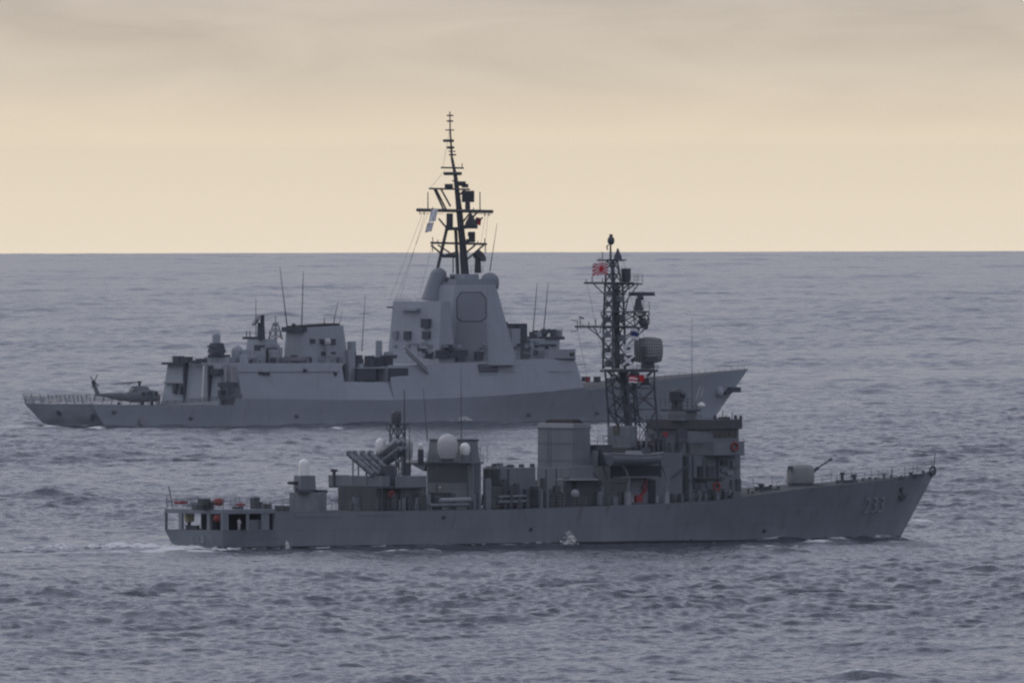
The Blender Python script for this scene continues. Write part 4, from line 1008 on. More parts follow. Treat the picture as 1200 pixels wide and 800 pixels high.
# hull marks
for px, py in ((132.5, 477.5), (166, 493)):
    pass
def hull_sideB(px, py, off=.05):
    y = -8.5
    for _ in range(14):
        p_ = B.pt(px, py, y=y); x = min(max(p_.x, 0), LB - .1); q = x / LB; zd = dzB(x); low = max(0, (zd - p_.z) / zd)
        xd = min(LB - .1, x + rakeB * low * max(0, (q - .6) / .4) ** 1.6)
        y = .5 * y - .5 * (hbB(xd) + (hbBw(xd) - hbB(xd)) * min(low, 1) + off)
    return B.pt(px, py, y=y)
c = hull_sideB(167, 493); MB().lathe(c + Vector((0, .1, 0)), [(.75, -.25), (.75, 0), (.6, .1)], 14, 'Y').build('towed_array_port', M['light'], hullB)
for px, py in ((134, 482), (224, 489), (348, 487), (620, 485), (700, 483)): p_ = hull_sideB(px, py); MB().ball(p_, .42).build('discharge_port', M['sup'], hullB)
for px, py in ((69, 483), (108, 489)): p_ = B.pt(px, py, x=1.5); MB().ball(p_, .45, 1.3).build('fairlead', M['fdark'], hullB)
for px, py in ((303, 437), (307.5, 438), (312, 438), (356, 434), (391, 438), (562, 0)):
    if py: p_ = B.pt(px, py, y=-8.0); MB().box(p_.x - .3, p_.x + .3, -8.6, -7.9, p_.z - .28, p_.z + .28).build('side_scuttle', M['fdark'], B.root)
# anchor gear at the bow
c = hull_sideB(843, 459, .1); MB().ball(c, .8, 1.2).build('hawse_recess', M['fhull'], hullB)
c = B.pt(862, 456.5, y=-1.0); MB().box(c.x - 1.6, c.x + 1.0, -1.3, .2, c.z - .45, c.z + .45).bar(c + Vector((-3.2, -.6, -.6)), c, .4).build('anchor', M['fdark'], hullB)
MB().box(B.pt(690, 452, y=-6).x, B.pt(722, 452, y=-6).x, -6.4, -6.2, B.pt(700, 457.4, y=-6).z, B.pt(700, 455.8, y=-6).z).build('deck_edge_stripe', M['light'], B.root)
rail(B, [(x, -(hbB(x) - .3), dzB(x)) for x in np.linspace(126, LB - 1, 10)], h=1.0, step=2.4, r=.02)
fit_box(B, 686, 692, 441, 447, -3, 'vent_cover', M['fdark']); fit_box(B, 700, 704, 441, 448, -3, 'vent_cover', M['fdark'])
fit_drum(B, 688.5, 5, 441, 447.5, -4, 'vent_cover', M['red'])

# ---- aft gear
b3(B, 'gun_platform', 239, 268, 277, 418, 427, -3, M['fsup'])
b3(B, 'gun_platform', 243, 262, 270, 415.5, 419, -2, M['fdark'])
c = B.pt(254, 416, y=0); cw = MB().cyl(c, c + Vector((0, 0, .5)), 1.4, 1.3, 16).build('close_in_gun', M['fdark'], B.root)
MB().box(c.x - 1.2, c.x + 1.2, -1.2, 1.2, c.z + .4, c.z + 2.1, .35, .35).build('gun_cradle', M['fdark'], cw, .08)
zt = B.pt(253, 389, y=0).z
MB().lathe((c.x - .1, 0, c.z + 1.9), [(.72, 0), (.72, zt - c.z - 2.6)] + [(.72 * math.cos(q), zt - c.z - 2.6 + .7 * math.sin(q)) for q in (.3, .7, 1.1, 1.5)], 18).build('radome', M['fsup'], cw)
MB().cyl(c + Vector((-.8, -.6, 1.2)), c + Vector((-3.0, -1.0, 1.6)), .22, .14, 8).build('barrel_cluster', M['fdark'], cw)
dome(B, 278, 404.5, 425, 14, -2, M['fsup'], 'tracking_radome')
b3(B, 'aft_radar_house', 285, 312, 330, 397, 427, -4, M['fsup'], tx=.6, ty=.5)
b3(B, 'aft_platform', 284, 296, 302, 394.5, 397.5, -3.5, M['fdark'])
c = B.pt(306, 397, y=-2); m_ = MB().cyl((c.x, -2, c.z - .1), (c.x, -2, B.pt(306, 378, y=-2).z), .75, .6, 14); m_.build('director_pedestal', M['fdark'], B.root)
c = B.pt(302, 377, y=-2.2)
m_ = MB().lathe((0, 0, 0), [(.1, -.1), (.8, .1), (1.2, .45), (1.15, .5), (.7, .2), (.05, .02)], 18, 'X'); m_.xform(Matrix.Translation(c) @ Matrix.Rotation(math.radians(150), 4, 'Z') @ Matrix.Rotation(math.radians(-35), 4, 'Y')); m_.build('director_dish', M['sup'], B.root)
fit_drum(B, 307.5, 5, 369, 380, -2, 'director_head', M['fdark'])
a = B.pt(300, 397, y=-3); MB().cyl(a, (a.x, a.y, B.pt(300, 350, y=-3).z), .1, .04, 6).build('whip_antenna', M['fmast'], B.root)
mb = MB(); a = B.pt(323, 398, y=-2); lattice(mb, [(a.z, a.x, -2, .9, .9), (B.pt(323, 378, y=-2).z, a.x, -2, .25, .25)], .1, .06, 3); mb.bar((a.x, -2, B.pt(323, 378, y=-2).z), (a.x, -2, B.pt(323, 370, y=-2).z), .08); mb.build('small_lattice_mast', M['sup'], B.root)
for px in (289, 293, 316, 329): a = B.pt(px, 396, y=-3); MB().bar(a, (a.x, a.y, B.pt(px, 388, y=-3).z), .09).build('roof_antenna', M['fdark'], B.root)
for k in range(10):
    px = random.uniform(286, 330); fit_box(B, px, px + random.uniform(3, 8), random.uniform(403, 418), 426, -6 + random.random() * 2, 'roof_unit', M[random.choice(['fsup', 'fdark', 'fsup'])], 1.2)
# ---- aft funnel block
m0 = B.pt(356, 427, y=-5.6); r0_ = B.pt(409, 427, y=-5.6); l0 = B.pt(332, 427, x=m0.x); zt1, zt2 = B.pt(356, 384, y=-5).z, B.pt(401, 381, y=-5).z
xr = B.pt(402, 381, y=-5.0).x
bot = [(m0.x, -5.6, m0.z), (r0_.x, -5.6, m0.z), (r0_.x, l0.y, m0.z), (m0.x, l0.y, m0.z)]
top = [(m0.x + .2, -5.0, zt1), (xr, -5.0, zt2), (xr, l0.y - .6, zt2), (m0.x + .2, l0.y - .6, zt1)]
fb = MB().prism(bot, top).build('aft_funnel_house', M['fsup'], B.root)
MB().prism([(p_[0] + (.3 if i in (0, 3) else -.3), p_[1] + (.4 if p_[1] < 0 else -.4), p_[2] - .1) for i, p_ in enumerate(top)], [(p_[0] + (.5 if i in (0, 3) else -.3), p_[1] + (.6 if p_[1] < 0 else -.6), p_[2] + .35) for i, p_ in enumerate(top)]).build('exhaust_uptake', M['black'], fb)
a, b = B.pt(333, 384, x=m0.x), B.pt(356, 389, y=-5.8); MB().box(m0.x - .6, m0.x + .6, -5.8, a.y, b.z, B.pt(340, 383, x=m0.x).z).build('antenna_ledge', M['fdark'], fb)
for px0, px1, r_0, r_1 in ((364, 369, 397, 402), (375, 380, 397, 403), (388, 393, 397, 404), (376, 381, 412, 417), (388, 393, 412, 418)): wall_box(B, 'louvre', px0, px1, r_0, r_1, -5.4, M['fdark'], .12, fb)
c = B.pt(384, 406, y=-6.3); dome(B, 384, 396, 404, 8, -6.2, M['dome']); fit_drum(B, 384, 4, 404, 426, -6.2, 'radome_pedestal', M['fsup'])
for base, tip, r in (((336.5, 383), (328, 313), .12), ((353.5, 383), (355.5, 318), .12), ((391, 379), (396, 353), .09), ((424, 412), (428, 346), .09), ((398, 379), (402, 360), .05), ((380, 380), (380, 371), .12)):
    a, b = B.pt(*base, y=-3), B.pt(*tip, y=-3); MB().cyl(a, b, r, r * .4, 6).build('whip_antenna', M['fmast'], B.root)
c = B.pt(344, 383, y=-2); MB().ball(c + Vector((0, 0, .3)), .35).build('roof_antenna', M['fmast'], B.root)
# ---- waist
for px, w, r_0 in ((412, 12, 400), (444, 9, 399)): fit_drum(B, px, w, r_0, 430, -4, 'ventilation_trunk', M['fsup'], taper=.85)
for k in range(16):
    px = random.uniform(404, 458); fit_box(B, px, px + random.uniform(3, 9), random.uniform(410, 430), 448, -6.5 + random.random() * 2, 'deck_unit', M[random.choice(['fsup', 'fdark', 'fsup'])], 1.5)
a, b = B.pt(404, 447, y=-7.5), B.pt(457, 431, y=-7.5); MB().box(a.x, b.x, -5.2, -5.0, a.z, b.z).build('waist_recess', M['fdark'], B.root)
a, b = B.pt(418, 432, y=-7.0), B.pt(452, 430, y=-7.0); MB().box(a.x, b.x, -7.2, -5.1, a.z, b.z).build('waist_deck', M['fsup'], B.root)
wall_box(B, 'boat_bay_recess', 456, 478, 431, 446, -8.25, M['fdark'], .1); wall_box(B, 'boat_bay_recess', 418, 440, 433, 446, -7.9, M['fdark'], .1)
# white diagonal ladder
mb = MB(); a, b = B.pt(475, 411, y=-8.6), B.pt(502, 437, y=-8.6)
mb.cyl(a, b, .2, .2, 10); mb.cyl(a + Vector((0, .3, .7)), b + Vector((0, .3, .7)), .2, .2, 10); mb.build('stowed_ladder', M['light'], B.root)
# ---- main block
o, K_ = b3(B, 'main_house', 461, 517, 600, 353, 431, -6.5, M['fsup'], bevel=.1)
kx0, kx1, ky0, ky1, kzb, kzt = K_
o.data.vertices[0].co.x -= 1.6; o.data.vertices[3].co.x -= 1.6    # raked aft face
bpy.data.objects.remove(o)
lo = B.pt(455, 430, x=kx0 - 1.0)
o = MB().prism([(kx0 - 1.2, ky0 - .6, kzb), (kx0 + 3, ky0 - .6, kzb), (kx0 + 3, ky1 + .4, kzb), (kx0 - 1.2, ky1 + .4, kzb)], [(kx0, ky0, kzt), (kx0 + 2, ky0, kzt), (kx0 + 2, ky1, kzt), (kx0, ky1, kzt)]).build('main_house', M['fsup'], B.root)
def aftp(name, px0, px1, r0, r1, mat): 
    x_ = kx0 - .65; a_, b_ = B.pt(px0, r1, x=x_), B.pt(px1, r0, x=x_); return MB().box(x_ - .45, x_ + .9, b_.y, a_.y, a_.z, b_.z).build(name, mat, o)
for px0, px1, r_0, r_1 in ((495, 504, 373.5, 384), (496.5, 504.5, 388, 397), (475, 482, 388, 398)): aftp('large_window', px0, px1, r_0, r_1, M['fdark'])
for px0, px1, r_0, r_1 in ((462, 467, 388, 397), (463, 466, 404, 407), (478, 482, 403, 406), (489, 492, 403, 408), (470, 490, 361, 364)): aftp('small_hatch', px0, px1, r_0, r_1, M['fsup'] if px1 - px0 > 8 else M['fpanel'])
a = B.pt(455, 360, x=kx0); MB().bar((kx0 - .2, ky1, a.z), (kx0 - .2, a.y, a.z), .2).build('lookout_boom', M['fdark'], B.root)
# ---- tower with flat array panels
def uv(S, u, v): return Vector((u * S.c + v * S.s, -u * S.s + v * S.c))
def tower_poly(row, Apx, Bpx, Cpx, Dpx, v0, k=13.0):
    b_ = B.pt(Bpx, row, v=v0); c_ = B.pt(Cpx, row, v=v0)
    a_ = B.pt(Apx, row, x=b_.x); d_ = B.pt(Dpx, row, y=c_.y)
    z_ = b_.z
    return [(b_.x, a_.y, z_), (b_.x, b_.y, z_), (c_.x, c_.y, z_), (d_.x, c_.y, z_), (d_.x, a_.y, z_)]
ref = B.pt(551, 380, y=-6.2); v0 = ref.x * B.s + ref.y * B.c
bot = tower_poly(428, 497, 524, 582, 607, v0); top = tower_poly(334, 516, 533, 570, 581, v0 + 1.6)
mb = MB().prism(bot, top); tw = mb.build('radar_tower', M['fsup'], B.root)
fr = lambda row: (428 - row) / 94
def tower_v(row): return v0 + 1.6 * fr(row)
oct_ = [(541, 343), (563, 343), (569, 350), (569, 372), (563, 376), (541, 376), (536, 372), (536, 350)]
def panel(pts, name, mat, off):
    fr_ = [B.pt(px, r_, v=tower_v(r_) - off) for px, r_ in pts]; bk = [B.pt(px, r_, v=tower_v(r_) + .3) for px, r_ in pts]
    return MB().prism(fr_, bk).build(name, mat, tw)
panel([(552 + (px - 552) * 1.07, 359 + (r_ - 359) * 1.07) for px, r_ in oct_], 'array_rim', M['fdark'], .16)
panel(oct_, 'array_antenna', M['fpanel'], .22)
panel([(535, 376.5), (570, 376.5), (572, 422), (533, 422)], 'array_panel_base', M['fpanel'], .14)
wall_box(B, 'wing_platform', 576, 593, 377, 380.5, -6.9, M['fdark'], .5)
o = wall_box(B, 'red_cross', 583, 587.5, 389.5, 398, -6.6, M['red'], .25); bpy.data.objects.remove(o)
# aft small turret + domes
a = B.pt(506, 353, y=0); 
tb = [B.pt(497, 353, v=v0 + 6), B.pt(520, 353, v=v0 + 5)]; 
zA, zB_ = B.pt(500, 353, v=v0 + 6).z - .1, B.pt(510, 322, v=v0 + 6).z
c0 = B.pt(508.5, 353, v=v0 + 6)
MB().cyl((c0.x, c0.y, zA), (B.pt(514, 322, v=v0 + 6).x, B.pt(514, 322, v=v0 + 6).y, zB_), 2.3, 1.45, 8).build('aft_turret', M['fpanel'], B.root)
c = B.pt(514, 322, v=v0 + 6); r = 1.4; MB().ball(c, r, .9).build('radome', M['fpanel'], B.root)
c = B.pt(574, 328, v=v0 + 5); MB().lathe((c.x, c.y, c.z - 1.0), [(1.62, 0), (1.62, .8)] + [(1.62 * math.cos(q) + .01, .8 + 1.5 * math.sin(q)) for q in (.2, .5, .8, 1.1, 1.4, 1.56)], 20).build('radome', M['fpanel'], B.root)
MB().cyl((c.x, c.y, c.z - 1.6), (c.x, c.y, c.z - .9), 1.5, 1.5, 16).build('radome_pedestal', M['fdark'], B.root)
rr = B.pt(545, 334, v=v0 + 6); q_ = B.pt(567, 320, v=v0 + 6)
MB().box(rr.x - 1.8, rr.x + 1.6, rr.y - 1.8, rr.y + 2.0, rr.z - .2, B.pt(548, 321, v=v0 + 6).z).build('mast_base_house', M['fsup'], B.root)
ub, ut = tower_poly(334, 519, 534, 569, 580, v0 + 1.9), tower_poly(327, 521, 535, 568, 579, v0 + 2.1)
MB().prism(ub, ut).build('tower_parapet', M['fpanel'], B.root)
for px, w, r_0 in ((524, 5, 325), (530, 4, 323), (528, 4, 327)): p_ = B.pt(px, 334, v=v0 + 4); MB().ball(p_ + Vector((0, 0, (334 - r_0) / 6.9 - .3)), .45).cyl(p_, p_ + Vector((0, 0, .8)), .3, .3, 8).build('roof_unit', M['fdark'], B.root)
rail(B, [B.pt(552, 320, v=v0 + 5), B.pt(566, 320, v=v0 + 5)], h=1.2, step=1, mat=M['fmast'])
# ---- step down to the bridge
b3(B, 'bridge_step', 590, 600, 610, 385, 425, -5.2, M['fsup'], yfar=4)
b3(B, 'bridge_step', 594, 600, 606, 379, 387, -4.2, M['fdark'], yfar=2)
b3(B, 'sensor_box', 601, 608, 618, 379, 397, -5.0, M['fdark'], yfar=-2)
b3(B, 'bridge_house', 604, 622, 656, 397, 424, -5.6, M['fsup'], yfar=6)
b3(B, 'bridge_house', 628, 640, 662, 394.5, 398, -5.8, M['fdark'], yfar=6)
for px0, px1, r_0, r_1 in ((627, 631, 403, 407), (633, 652, 403, 406), (640, 646, 410, 415)): wall_box(B, 'bridge_window', px0, px1, r_0, r_1, -5.65, M['fdark'])
for k in range(14):
    px = random.uniform(600, 658); t_ = random.uniform(385, 395); fit_box(B, px, px + random.uniform(2, 5), t_, 398, -4 + random.random() * 2, 'roof_unit', M[random.choice(['fdark', 'fsup', 'fdark'])], 1.0)
c = B.pt(637, 390, y=-3); MB().ball(c, .8).cyl(c + Vector((0, 0, -1.4)), c, .4, .3, 10).build('tracking_antenna', M['fdark'], B.root)
MB().cyl(c, c + Vector((.9, -.9, .5)), .5, .3, 10).build('tracking_antenna', M['fdark'], B.root)
rail(B, [B.pt(622, 397, y=-5.7), B.pt(658, 396, y=-5.7)], h=1.3, step=1.4); rail(B, [B.pt(650, 396, y=-5), B.pt(659, 396, y=-5)], h=2.0, step=1.2)
rail(B, [B.pt(606, 421, y=-7.6), B.pt(642, 419, y=-7.6)], h=1.2, step=1.5)
wall_box(B, 'boat_door', 561, 583, 426.5, 441, -8.25, M['fdark'], .1)
for k in range(4): wall_box(B, 'door_slat', 561.5, 582.5, 428.5 + k * 3.5, 430 + k * 3.5, -8.4, M['fpanel'], .08)
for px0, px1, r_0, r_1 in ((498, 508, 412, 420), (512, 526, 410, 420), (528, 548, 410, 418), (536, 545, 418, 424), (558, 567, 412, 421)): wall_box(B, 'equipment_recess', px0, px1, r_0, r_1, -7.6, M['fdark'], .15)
for base, tip in (((624, 397), (629.5, 332)), ((637, 388), (642.5, 331))):
    a, b = B.pt(*base, y=-3), B.pt(*tip, y=-3); MB().cyl(a, b, .11, .05, 6).build('whip_antenna', M['fmast'], B.root)
# ---- main mast
vM = v0 + 6.5; P_ = lambda px, row: B.pt(px, row, v=vM)
ms = MB().cyl(P_(546, 334), P_(542, 285), .78, .62, 12).cyl(P_(542, 285), P_(538, 245), .62, .55, 12).cyl(P_(538, 245), P_(533.5, 205), .55, .36, 10).cyl(P_(533.5, 205), P_(529.5, 185), .3, .24, 8).cyl(P_(529.5, 185), P_(527.5, 152), .2, .14, 8).cyl(P_(527.5, 152), P_(527.2, 131), .12, .1, 8).build('pole_mast', M['fmast'], B.root)
MB().cyl(P_(537, 334), P_(534, 268), .34, .3, 10).build('mast_leg', M['fmast'], ms)
MB().cyl(P_(512, 318), P_(525, 262), .28, .28, 8).build('mast_leg', M['fmast'], ms)
MB().bar(P_(531, 320), P_(531, 300), .1).build('mast_leg', M['fmast'], ms)
MB().cyl(P_(518, 300), P_(534, 300), .3, .3, 6).cyl(P_(518, 300), P_(534, 296), .18, .18, 6).build('strut', M['fmast'], ms)
def byard(pa, pb_, r, name='yard', extra=()):
    """a yard athwartships: seen foreshortened, so it reaches from its left tip back and from its right tip forward"""
    mid = P_((pa[0] + pb_[0]) / 2, (pa[1] + pb_[1]) / 2); a_ = B.pt(*pa, x=mid.x); b_ = B.pt(*pb_, x=mid.x)
    mb = MB().cyl(a_, b_, r, r, 8)
    for px, h in extra: w_ = B.pt(px, pa[1] + (pb_[1] - pa[1]) * (px - pa[0]) / (pb_[0] - pa[0]), x=mid.x); mb.cyl(w_, w_ + Vector((0, 0, h)), .12 if h > 2 else .08, .09, 6)
    return mb.build(name, M['fmast'], ms)
byard((489, 246), (577, 248), .3, extra=((501.5, 3.2), (562.5, 3.4), (507, .6), (555, .6), (492, -.8), (497, -.8), (568, -.8), (573, -.8)))
mb = MB()
for r_ in (250,): mb.bar(B.pt(493, r_, x=P_(533, 247).x), B.pt(520, r_ + .5, x=P_(533, 247).x), .05).bar(B.pt(552, r_, x=P_(533, 247).x), B.pt(576, r_ + 1.5, x=P_(533, 247).x), .05)
mb.build('foot_rope', M['fmast'], ms)
byard((505, 284.5), (570, 286), .2, extra=((507, 1.0), (513, .6), (568, 1.0), (560, .5), (507, -1.6), (569, -1.6)))
byard((503, 221), (550, 222), .16, extra=())
byard((517, 196.5), (543, 197), .15, extra=((541.5, .8),))
for r_, a_, b_, t_ in ((135.5, 524, 531, .12), (142, 524, 530.5, .14), (152.5, 522, 532, .1), (165, 520, 531, .24), (173, 524.5, 531.5, .22), (177.5, 526, 533.5, .1), (181.5, 526.5, 534, .14), (203.5, 521, 540, .3), (212, 530, 536, .1)):
    byard((a_, r_), (b_, r_), t_, 'aerial_ring')
for pa, pb_ in (((511, 222), (523, 246)), ((517, 222), (528, 242)), ((509, 222), (520, 246)), ((505, 287), (520, 300)), ((513, 287), (527, 296)), ((567, 287), (545, 306)), ((557, 287), (544, 298)), ((560, 248), (541, 270)), ((552, 248), (541, 262)), ((545, 222), (537, 230)), ((514, 256), (524, 268)), ((566, 255), (545, 268))):
    MB().bar(P_(*pa), P_(*pb_), .16).build('strut', M['fmast'], ms)
def mbox(px0, px1, r0, r1, nm, d=1.2, mt='fmast'):
    a_, b_ = P_(px0, r1), P_(px1, r0); w = (px1 - px0) / B.scale
    return MB().box(-w / 2, w / 2, -d / 2, d / 2, 0, b_.z - a_.z).xform(Matrix.Translation((a_ + Vector(((b_.x - a_.x) / 2, (b_.y - a_.y) / 2, 0)))) @ Matrix.Rotation(-B.yaw, 4, 'Z')).build(nm, M[mt], ms, .08)
mbox(541, 556, 223.5, 237, 'panel_antenna'); mbox(545, 551, 237, 246, 'antenna_post')
mbox(521, 531, 215.5, 220.5, 'array_unit'); mbox(534, 546, 212.5, 218, 'array_unit', .8); mbox(541, 549, 215.5, 220, 'array_unit', .8)
mbox(522, 540, 266, 270, 'mast_platform', 2.4); mbox(541, 560, 264, 268, 'mast_platform', 2.0); mbox(549, 557, 271.5, 284, 'tracker_unit'); mbox(548, 557, 272, 277, 'tracker_head', 1.6); mbox(546, 550, 280, 285, 'tracker_unit')
mbox(523, 531, 250, 266, 'cable_housing'); 
c = P_(552, 262); MB().lathe((c.x, c.y, c.z - .4), [(1.2, 0), (1.0, .6), (.5, 1.5), (.1, 2.2)], 12).build('cone_antenna', M['fmast'], ms)
c = P_(560, 320); d0 = MB().cyl(c, (c.x, c.y, P_(560, 302).z), .62, .5, 12).build('fire_control_director', M['fmast'], B.root)
c = P_(562, 301); m_ = MB().lathe((0, 0, 0), [(.1, -.2), (.9, 0), (1.25, .35), (1.2, .45), (.6, .2), (.05, .1)], 18, 'X').ball((-.3, 0, .6), .7)
m_.xform(Matrix.Translation(c) @ Matrix.Rotation(math.radians(-75), 4, 'Z') @ Matrix.Rotation(math.radians(-35), 4, 'Y')); m_.build('director_dish', M['fmast'], d0)
a, b = P_(574, 318), P_(582.5, 262); MB().cyl(a, b, .1, .04, 6).build('whip_antenna', M['fmast'], B.root)
mb = MB()
for pa, pb_ in (((495, 250), (456, 353)), ((501, 250), (463, 353)), ((498, 250), (468, 352)), ((569, 251), (560, 305)), ((572, 251), (566, 310)), ((521, 200), (503, 222)), ((527, 152), (519, 196)), ((506, 288), (492, 345))):
    MB().bar(P_(*pa), P_(*pb_), .026).build('halyard', M['sup'], ms)
# flags
ulB = Vector((-B.c, B.s, 0))
flag('signal_flag', 'pale flag hanging crumpled just under the far ship yard', P_(512, 252), ulB, (.3, 0, 1), 1.2, 2.3, lambda u, v: 0, B, group='flags on the far ship mast', wave=.3, seed=1)
flag('signal_flag', 'pale blue flag hanging lower left on the far ship mast', P_(507, 266), ulB, (.35, 0, 1), 1.1, 1.7, lambda u, v: 2 if u < .1 else 0, B, group='flags on the far ship mast', wave=.3, seed=3)
flag('signal_flag', 'dark red flag under the right arm of the far ship yard', P_(557, 259), ulB * -1, (.2, 0, 1), 1.0, 1.3, lambda u, v: 1 if u > .4 else 3, B, group='flags on the far ship mast', wave=.2, seed=5)

for k in range(26):
    px = random.uniform(462, 600); r_ = random.uniform(404, 422); fit_box(B, px, px + random.uniform(2, 6), r_ - random.uniform(2, 7), r_, -8.1, 'deck_unit', M[random.choice(['fsup', 'fdark', 'fpanel'])], 1.2)
for k in range(14):
    px = random.uniform(604, 660); r_ = random.uniform(404, 418); fit_box(B, px, px + random.uniform(2, 5), r_ - random.uniform(2, 6), r_, -6.1, 'deck_unit', M[random.choice(['fsup', 'fdark', 'fpanel'])], .7)
for k in range(16):
    px = random.uniform(286, 400); fit_box(B, px, px + random.uniform(2, 6), 425 - random.uniform(3, 11), 426, -7.4, 'deck_unit', M[random.choice(['fsup', 'fdark', 'fpanel'])], 1.0)
rail(B, [B.pt(300, 425.3, y=-7.6), B.pt(398, 425, y=-7.6)], h=1.1, step=1.6)
rail(B, [B.pt(463, 353, y=-6.3), B.pt(498, 352.5, y=-6.3)], h=.5, step=1.6)
rail(B, [B.pt(200, 425, x=xa + 1), B.pt(270, 426, x=xa + 1)], h=1.1, step=1.5)
for px0, px1, r_ in ((280, 398, 436), (462, 560, 447), (590, 672, 436)):
    a, b = B.pt(px0, r_, y=-8.35), B.pt(px1, r_ - .5, y=-8.35); MB().bar(a, b, .05).build('plate_seam', M['fdark'], B.root)

# ---- inflatable boat on the far ship
bt = boat('inflatable_boat', 'pale rigid inflatable boat stowed amidships on the far ship', B, B.pt(345, 425.3, y=-6.6), 6.2, 2.2, .9, M['light'])
MB().box(-.6, .4, -.5, .5, .8, 1.4, .1, .1).build('console', M['fdark'], bt)

# ---- helicopter
def helicopter():
    zd = dzB(22); t = thing('helicopter', 'grey naval helicopter parked on the far ship flight deck', 'helicopter', B.w((22.5, 0, zd)), B.yaw + math.radians(-2))
    mb = MB(); st = [(-1.2, .25, 1.0, 1.55), (-.2, .75, .75, 2.0), (1.4, 1.1, .55, 2.6), (3.2, 1.2, .5, 2.8), (5.2, 1.2, .55, 2.85), (7.0, 1.15, .6, 2.75), (8.2, 1.0, .65, 2.3), (9.2, .65, .75, 1.75), (9.6, .2, 1.0, 1.4)]
    tail = [(-8.2, .16, 1.75, 2.15), (-6.5, .22, 1.55, 2.15), (-4.0, .38, 1.2, 2.15), (-1.8, .6, .85, 2.3)] 
    rings = []
    for x, w, zl, zh in tail + st[1:]:
        zc, hh = (zl + zh) / 2, (zh - zl) / 2
        rings.append([(x, w * math.copysign(abs(math.cos(q)) ** .7, math.cos(q)), zc + hh * math.copysign(abs(math.sin(q)) ** .7, math.sin(q))) for q in np.linspace(0, 2 * math.pi, 17)[:-1]])
    n = 16; vs = [p for r in rings for p in r]
    mb.add(vs, [(i * n + k, i * n + (k + 1) % n, (i + 1) * n + (k + 1) % n, (i + 1) * n + k) for i in range(len(rings) - 1) for k in range(n)], True)
    mb.add(rings[0], [tuple(range(n))]); mb.add(rings[-1], [tuple(range(n - 1, -1, -1))]); fus = mb.build('fuselage', M['heli'], t)
    mb = MB().box(1.4, 6.2, -.85, .85, 2.6, 3.35, .7, .25).build('engine_housing', M['heli'], t, .1)
    MB().prism([(-8.6, -.1, 1.7), (-7.4, -.14, 1.7), (-7.4, .14, 1.7), (-8.6, .1, 1.7)], [(-10.1, -.07, 4.3), (-9.3, -.07, 4.3), (-9.3, .07, 4.3), (-10.1, .07, 4.3)]).build('tail_fin', M['heli'], t)
    tr = MB().cyl((-9.6, -.1, 4.2), (-9.6, -.45, 4.2), .18, .15, 8)
    for k in range(4): q = math.radians(35 + 90 * k); tr.box(0, 1.5, -.02, .02, -.1, .1); tr.v[-8:] = [tuple(Matrix.Translation((-9.6, -.45, 4.2)) @ Matrix.Rotation(q, 4, 'Y') @ Vector(p)) for p in tr.v[-8:]]
    tr.build('tail_rotor', M['fmast'], t)
    MB().cyl((3.8, 0, 3.3), (3.8, 0, 4.0), .25, .22, 10).build('rotor_mast', M['fmast'], t)
    MB().lathe((3.8, 0, 3.9), [(.5, 0), (.55, .15), (.3, .3)], 12).build('rotor_hub', M['fmast'], t)
    for az_ in (158, 172, 188, 202):   # folded main blades, trailing over the tail
        q = math.radians(az_ - 0); d = Vector((math.cos(q), math.sin(q), 0))
        pts = [Vector((3.8, 0, 4.05)) + d * s_ + Vector((0, 0, -.012 * s_ * s_)) for s_ in np.linspace(.3, 6.2, 6)]
        m2 = MB(); sd_ = Vector((-d.y, d.x, 0)) * .22
        for a_, b_ in zip(pts[:-1], pts[1:]): m2.prism([a_ - sd_, b_ - sd_, b_ + sd_, a_ + sd_], [a_ - sd_ + Vector((0, 0, .06)), b_ - sd_ + Vector((0, 0, .06)), b_ + sd_ + Vector((0, 0, .06)), a_ + sd_ + Vector((0, 0, .06))])
        m2.build('rotor_blade', M['fmast'], t)
    for y_ in (-1.35, 1.35): MB().cyl((6.0, y_ - .12, .38), (6.0, y_ + .12, .38), .38, .38, 14).build('wheel', M['black'], t); MB().bar((6.0, y_ * .95, .4), (5.6, y_ * .75, 1.2), .1).build('landing_gear_leg', M['heli'], t)
    MB().cyl((-2.2, -.12, .3), (-2.2, .12, .3), .3, .3, 12).build('wheel', M['black'], t); MB().bar((-2.2, 0, .3), (-2.0, 0, 1.2), .09).build('landing_gear_leg', M['heli'], t)
    MB().box(7.0, 8.1, -1.17, 1.17, 1.7, 2.4, .2).build('cockpit_window', M['glass'], t)
    MB().box(3.3, 4.5, -1.24, -1.1, 1.6, 2.3).build('cabin_window', M['glass'], t)
    MB().box(4.9, 6.4, -1.23, -1.1, .8, 2.4).build('cabin_door', M['fdark'], t)
    t.location = B.w((14.0, -2.0, zd)); t.scale = (.78, .95, 1.0)
    return t
helicopter()
zd = dzB(31)
for px, lab, sh, a_ in ((186.5, 'person in red vest standing right of the helicopter nose', 'red', 180), (183.5, 'person in white vest standing right beside the helicopter nose', 'pale', 120)):
    q = B.pt(px, 468, x=32 + (px - 183)); person(lab, B, (q.x, q.y, zd), math.radians(a_), sh, 'navy', h=1.85)
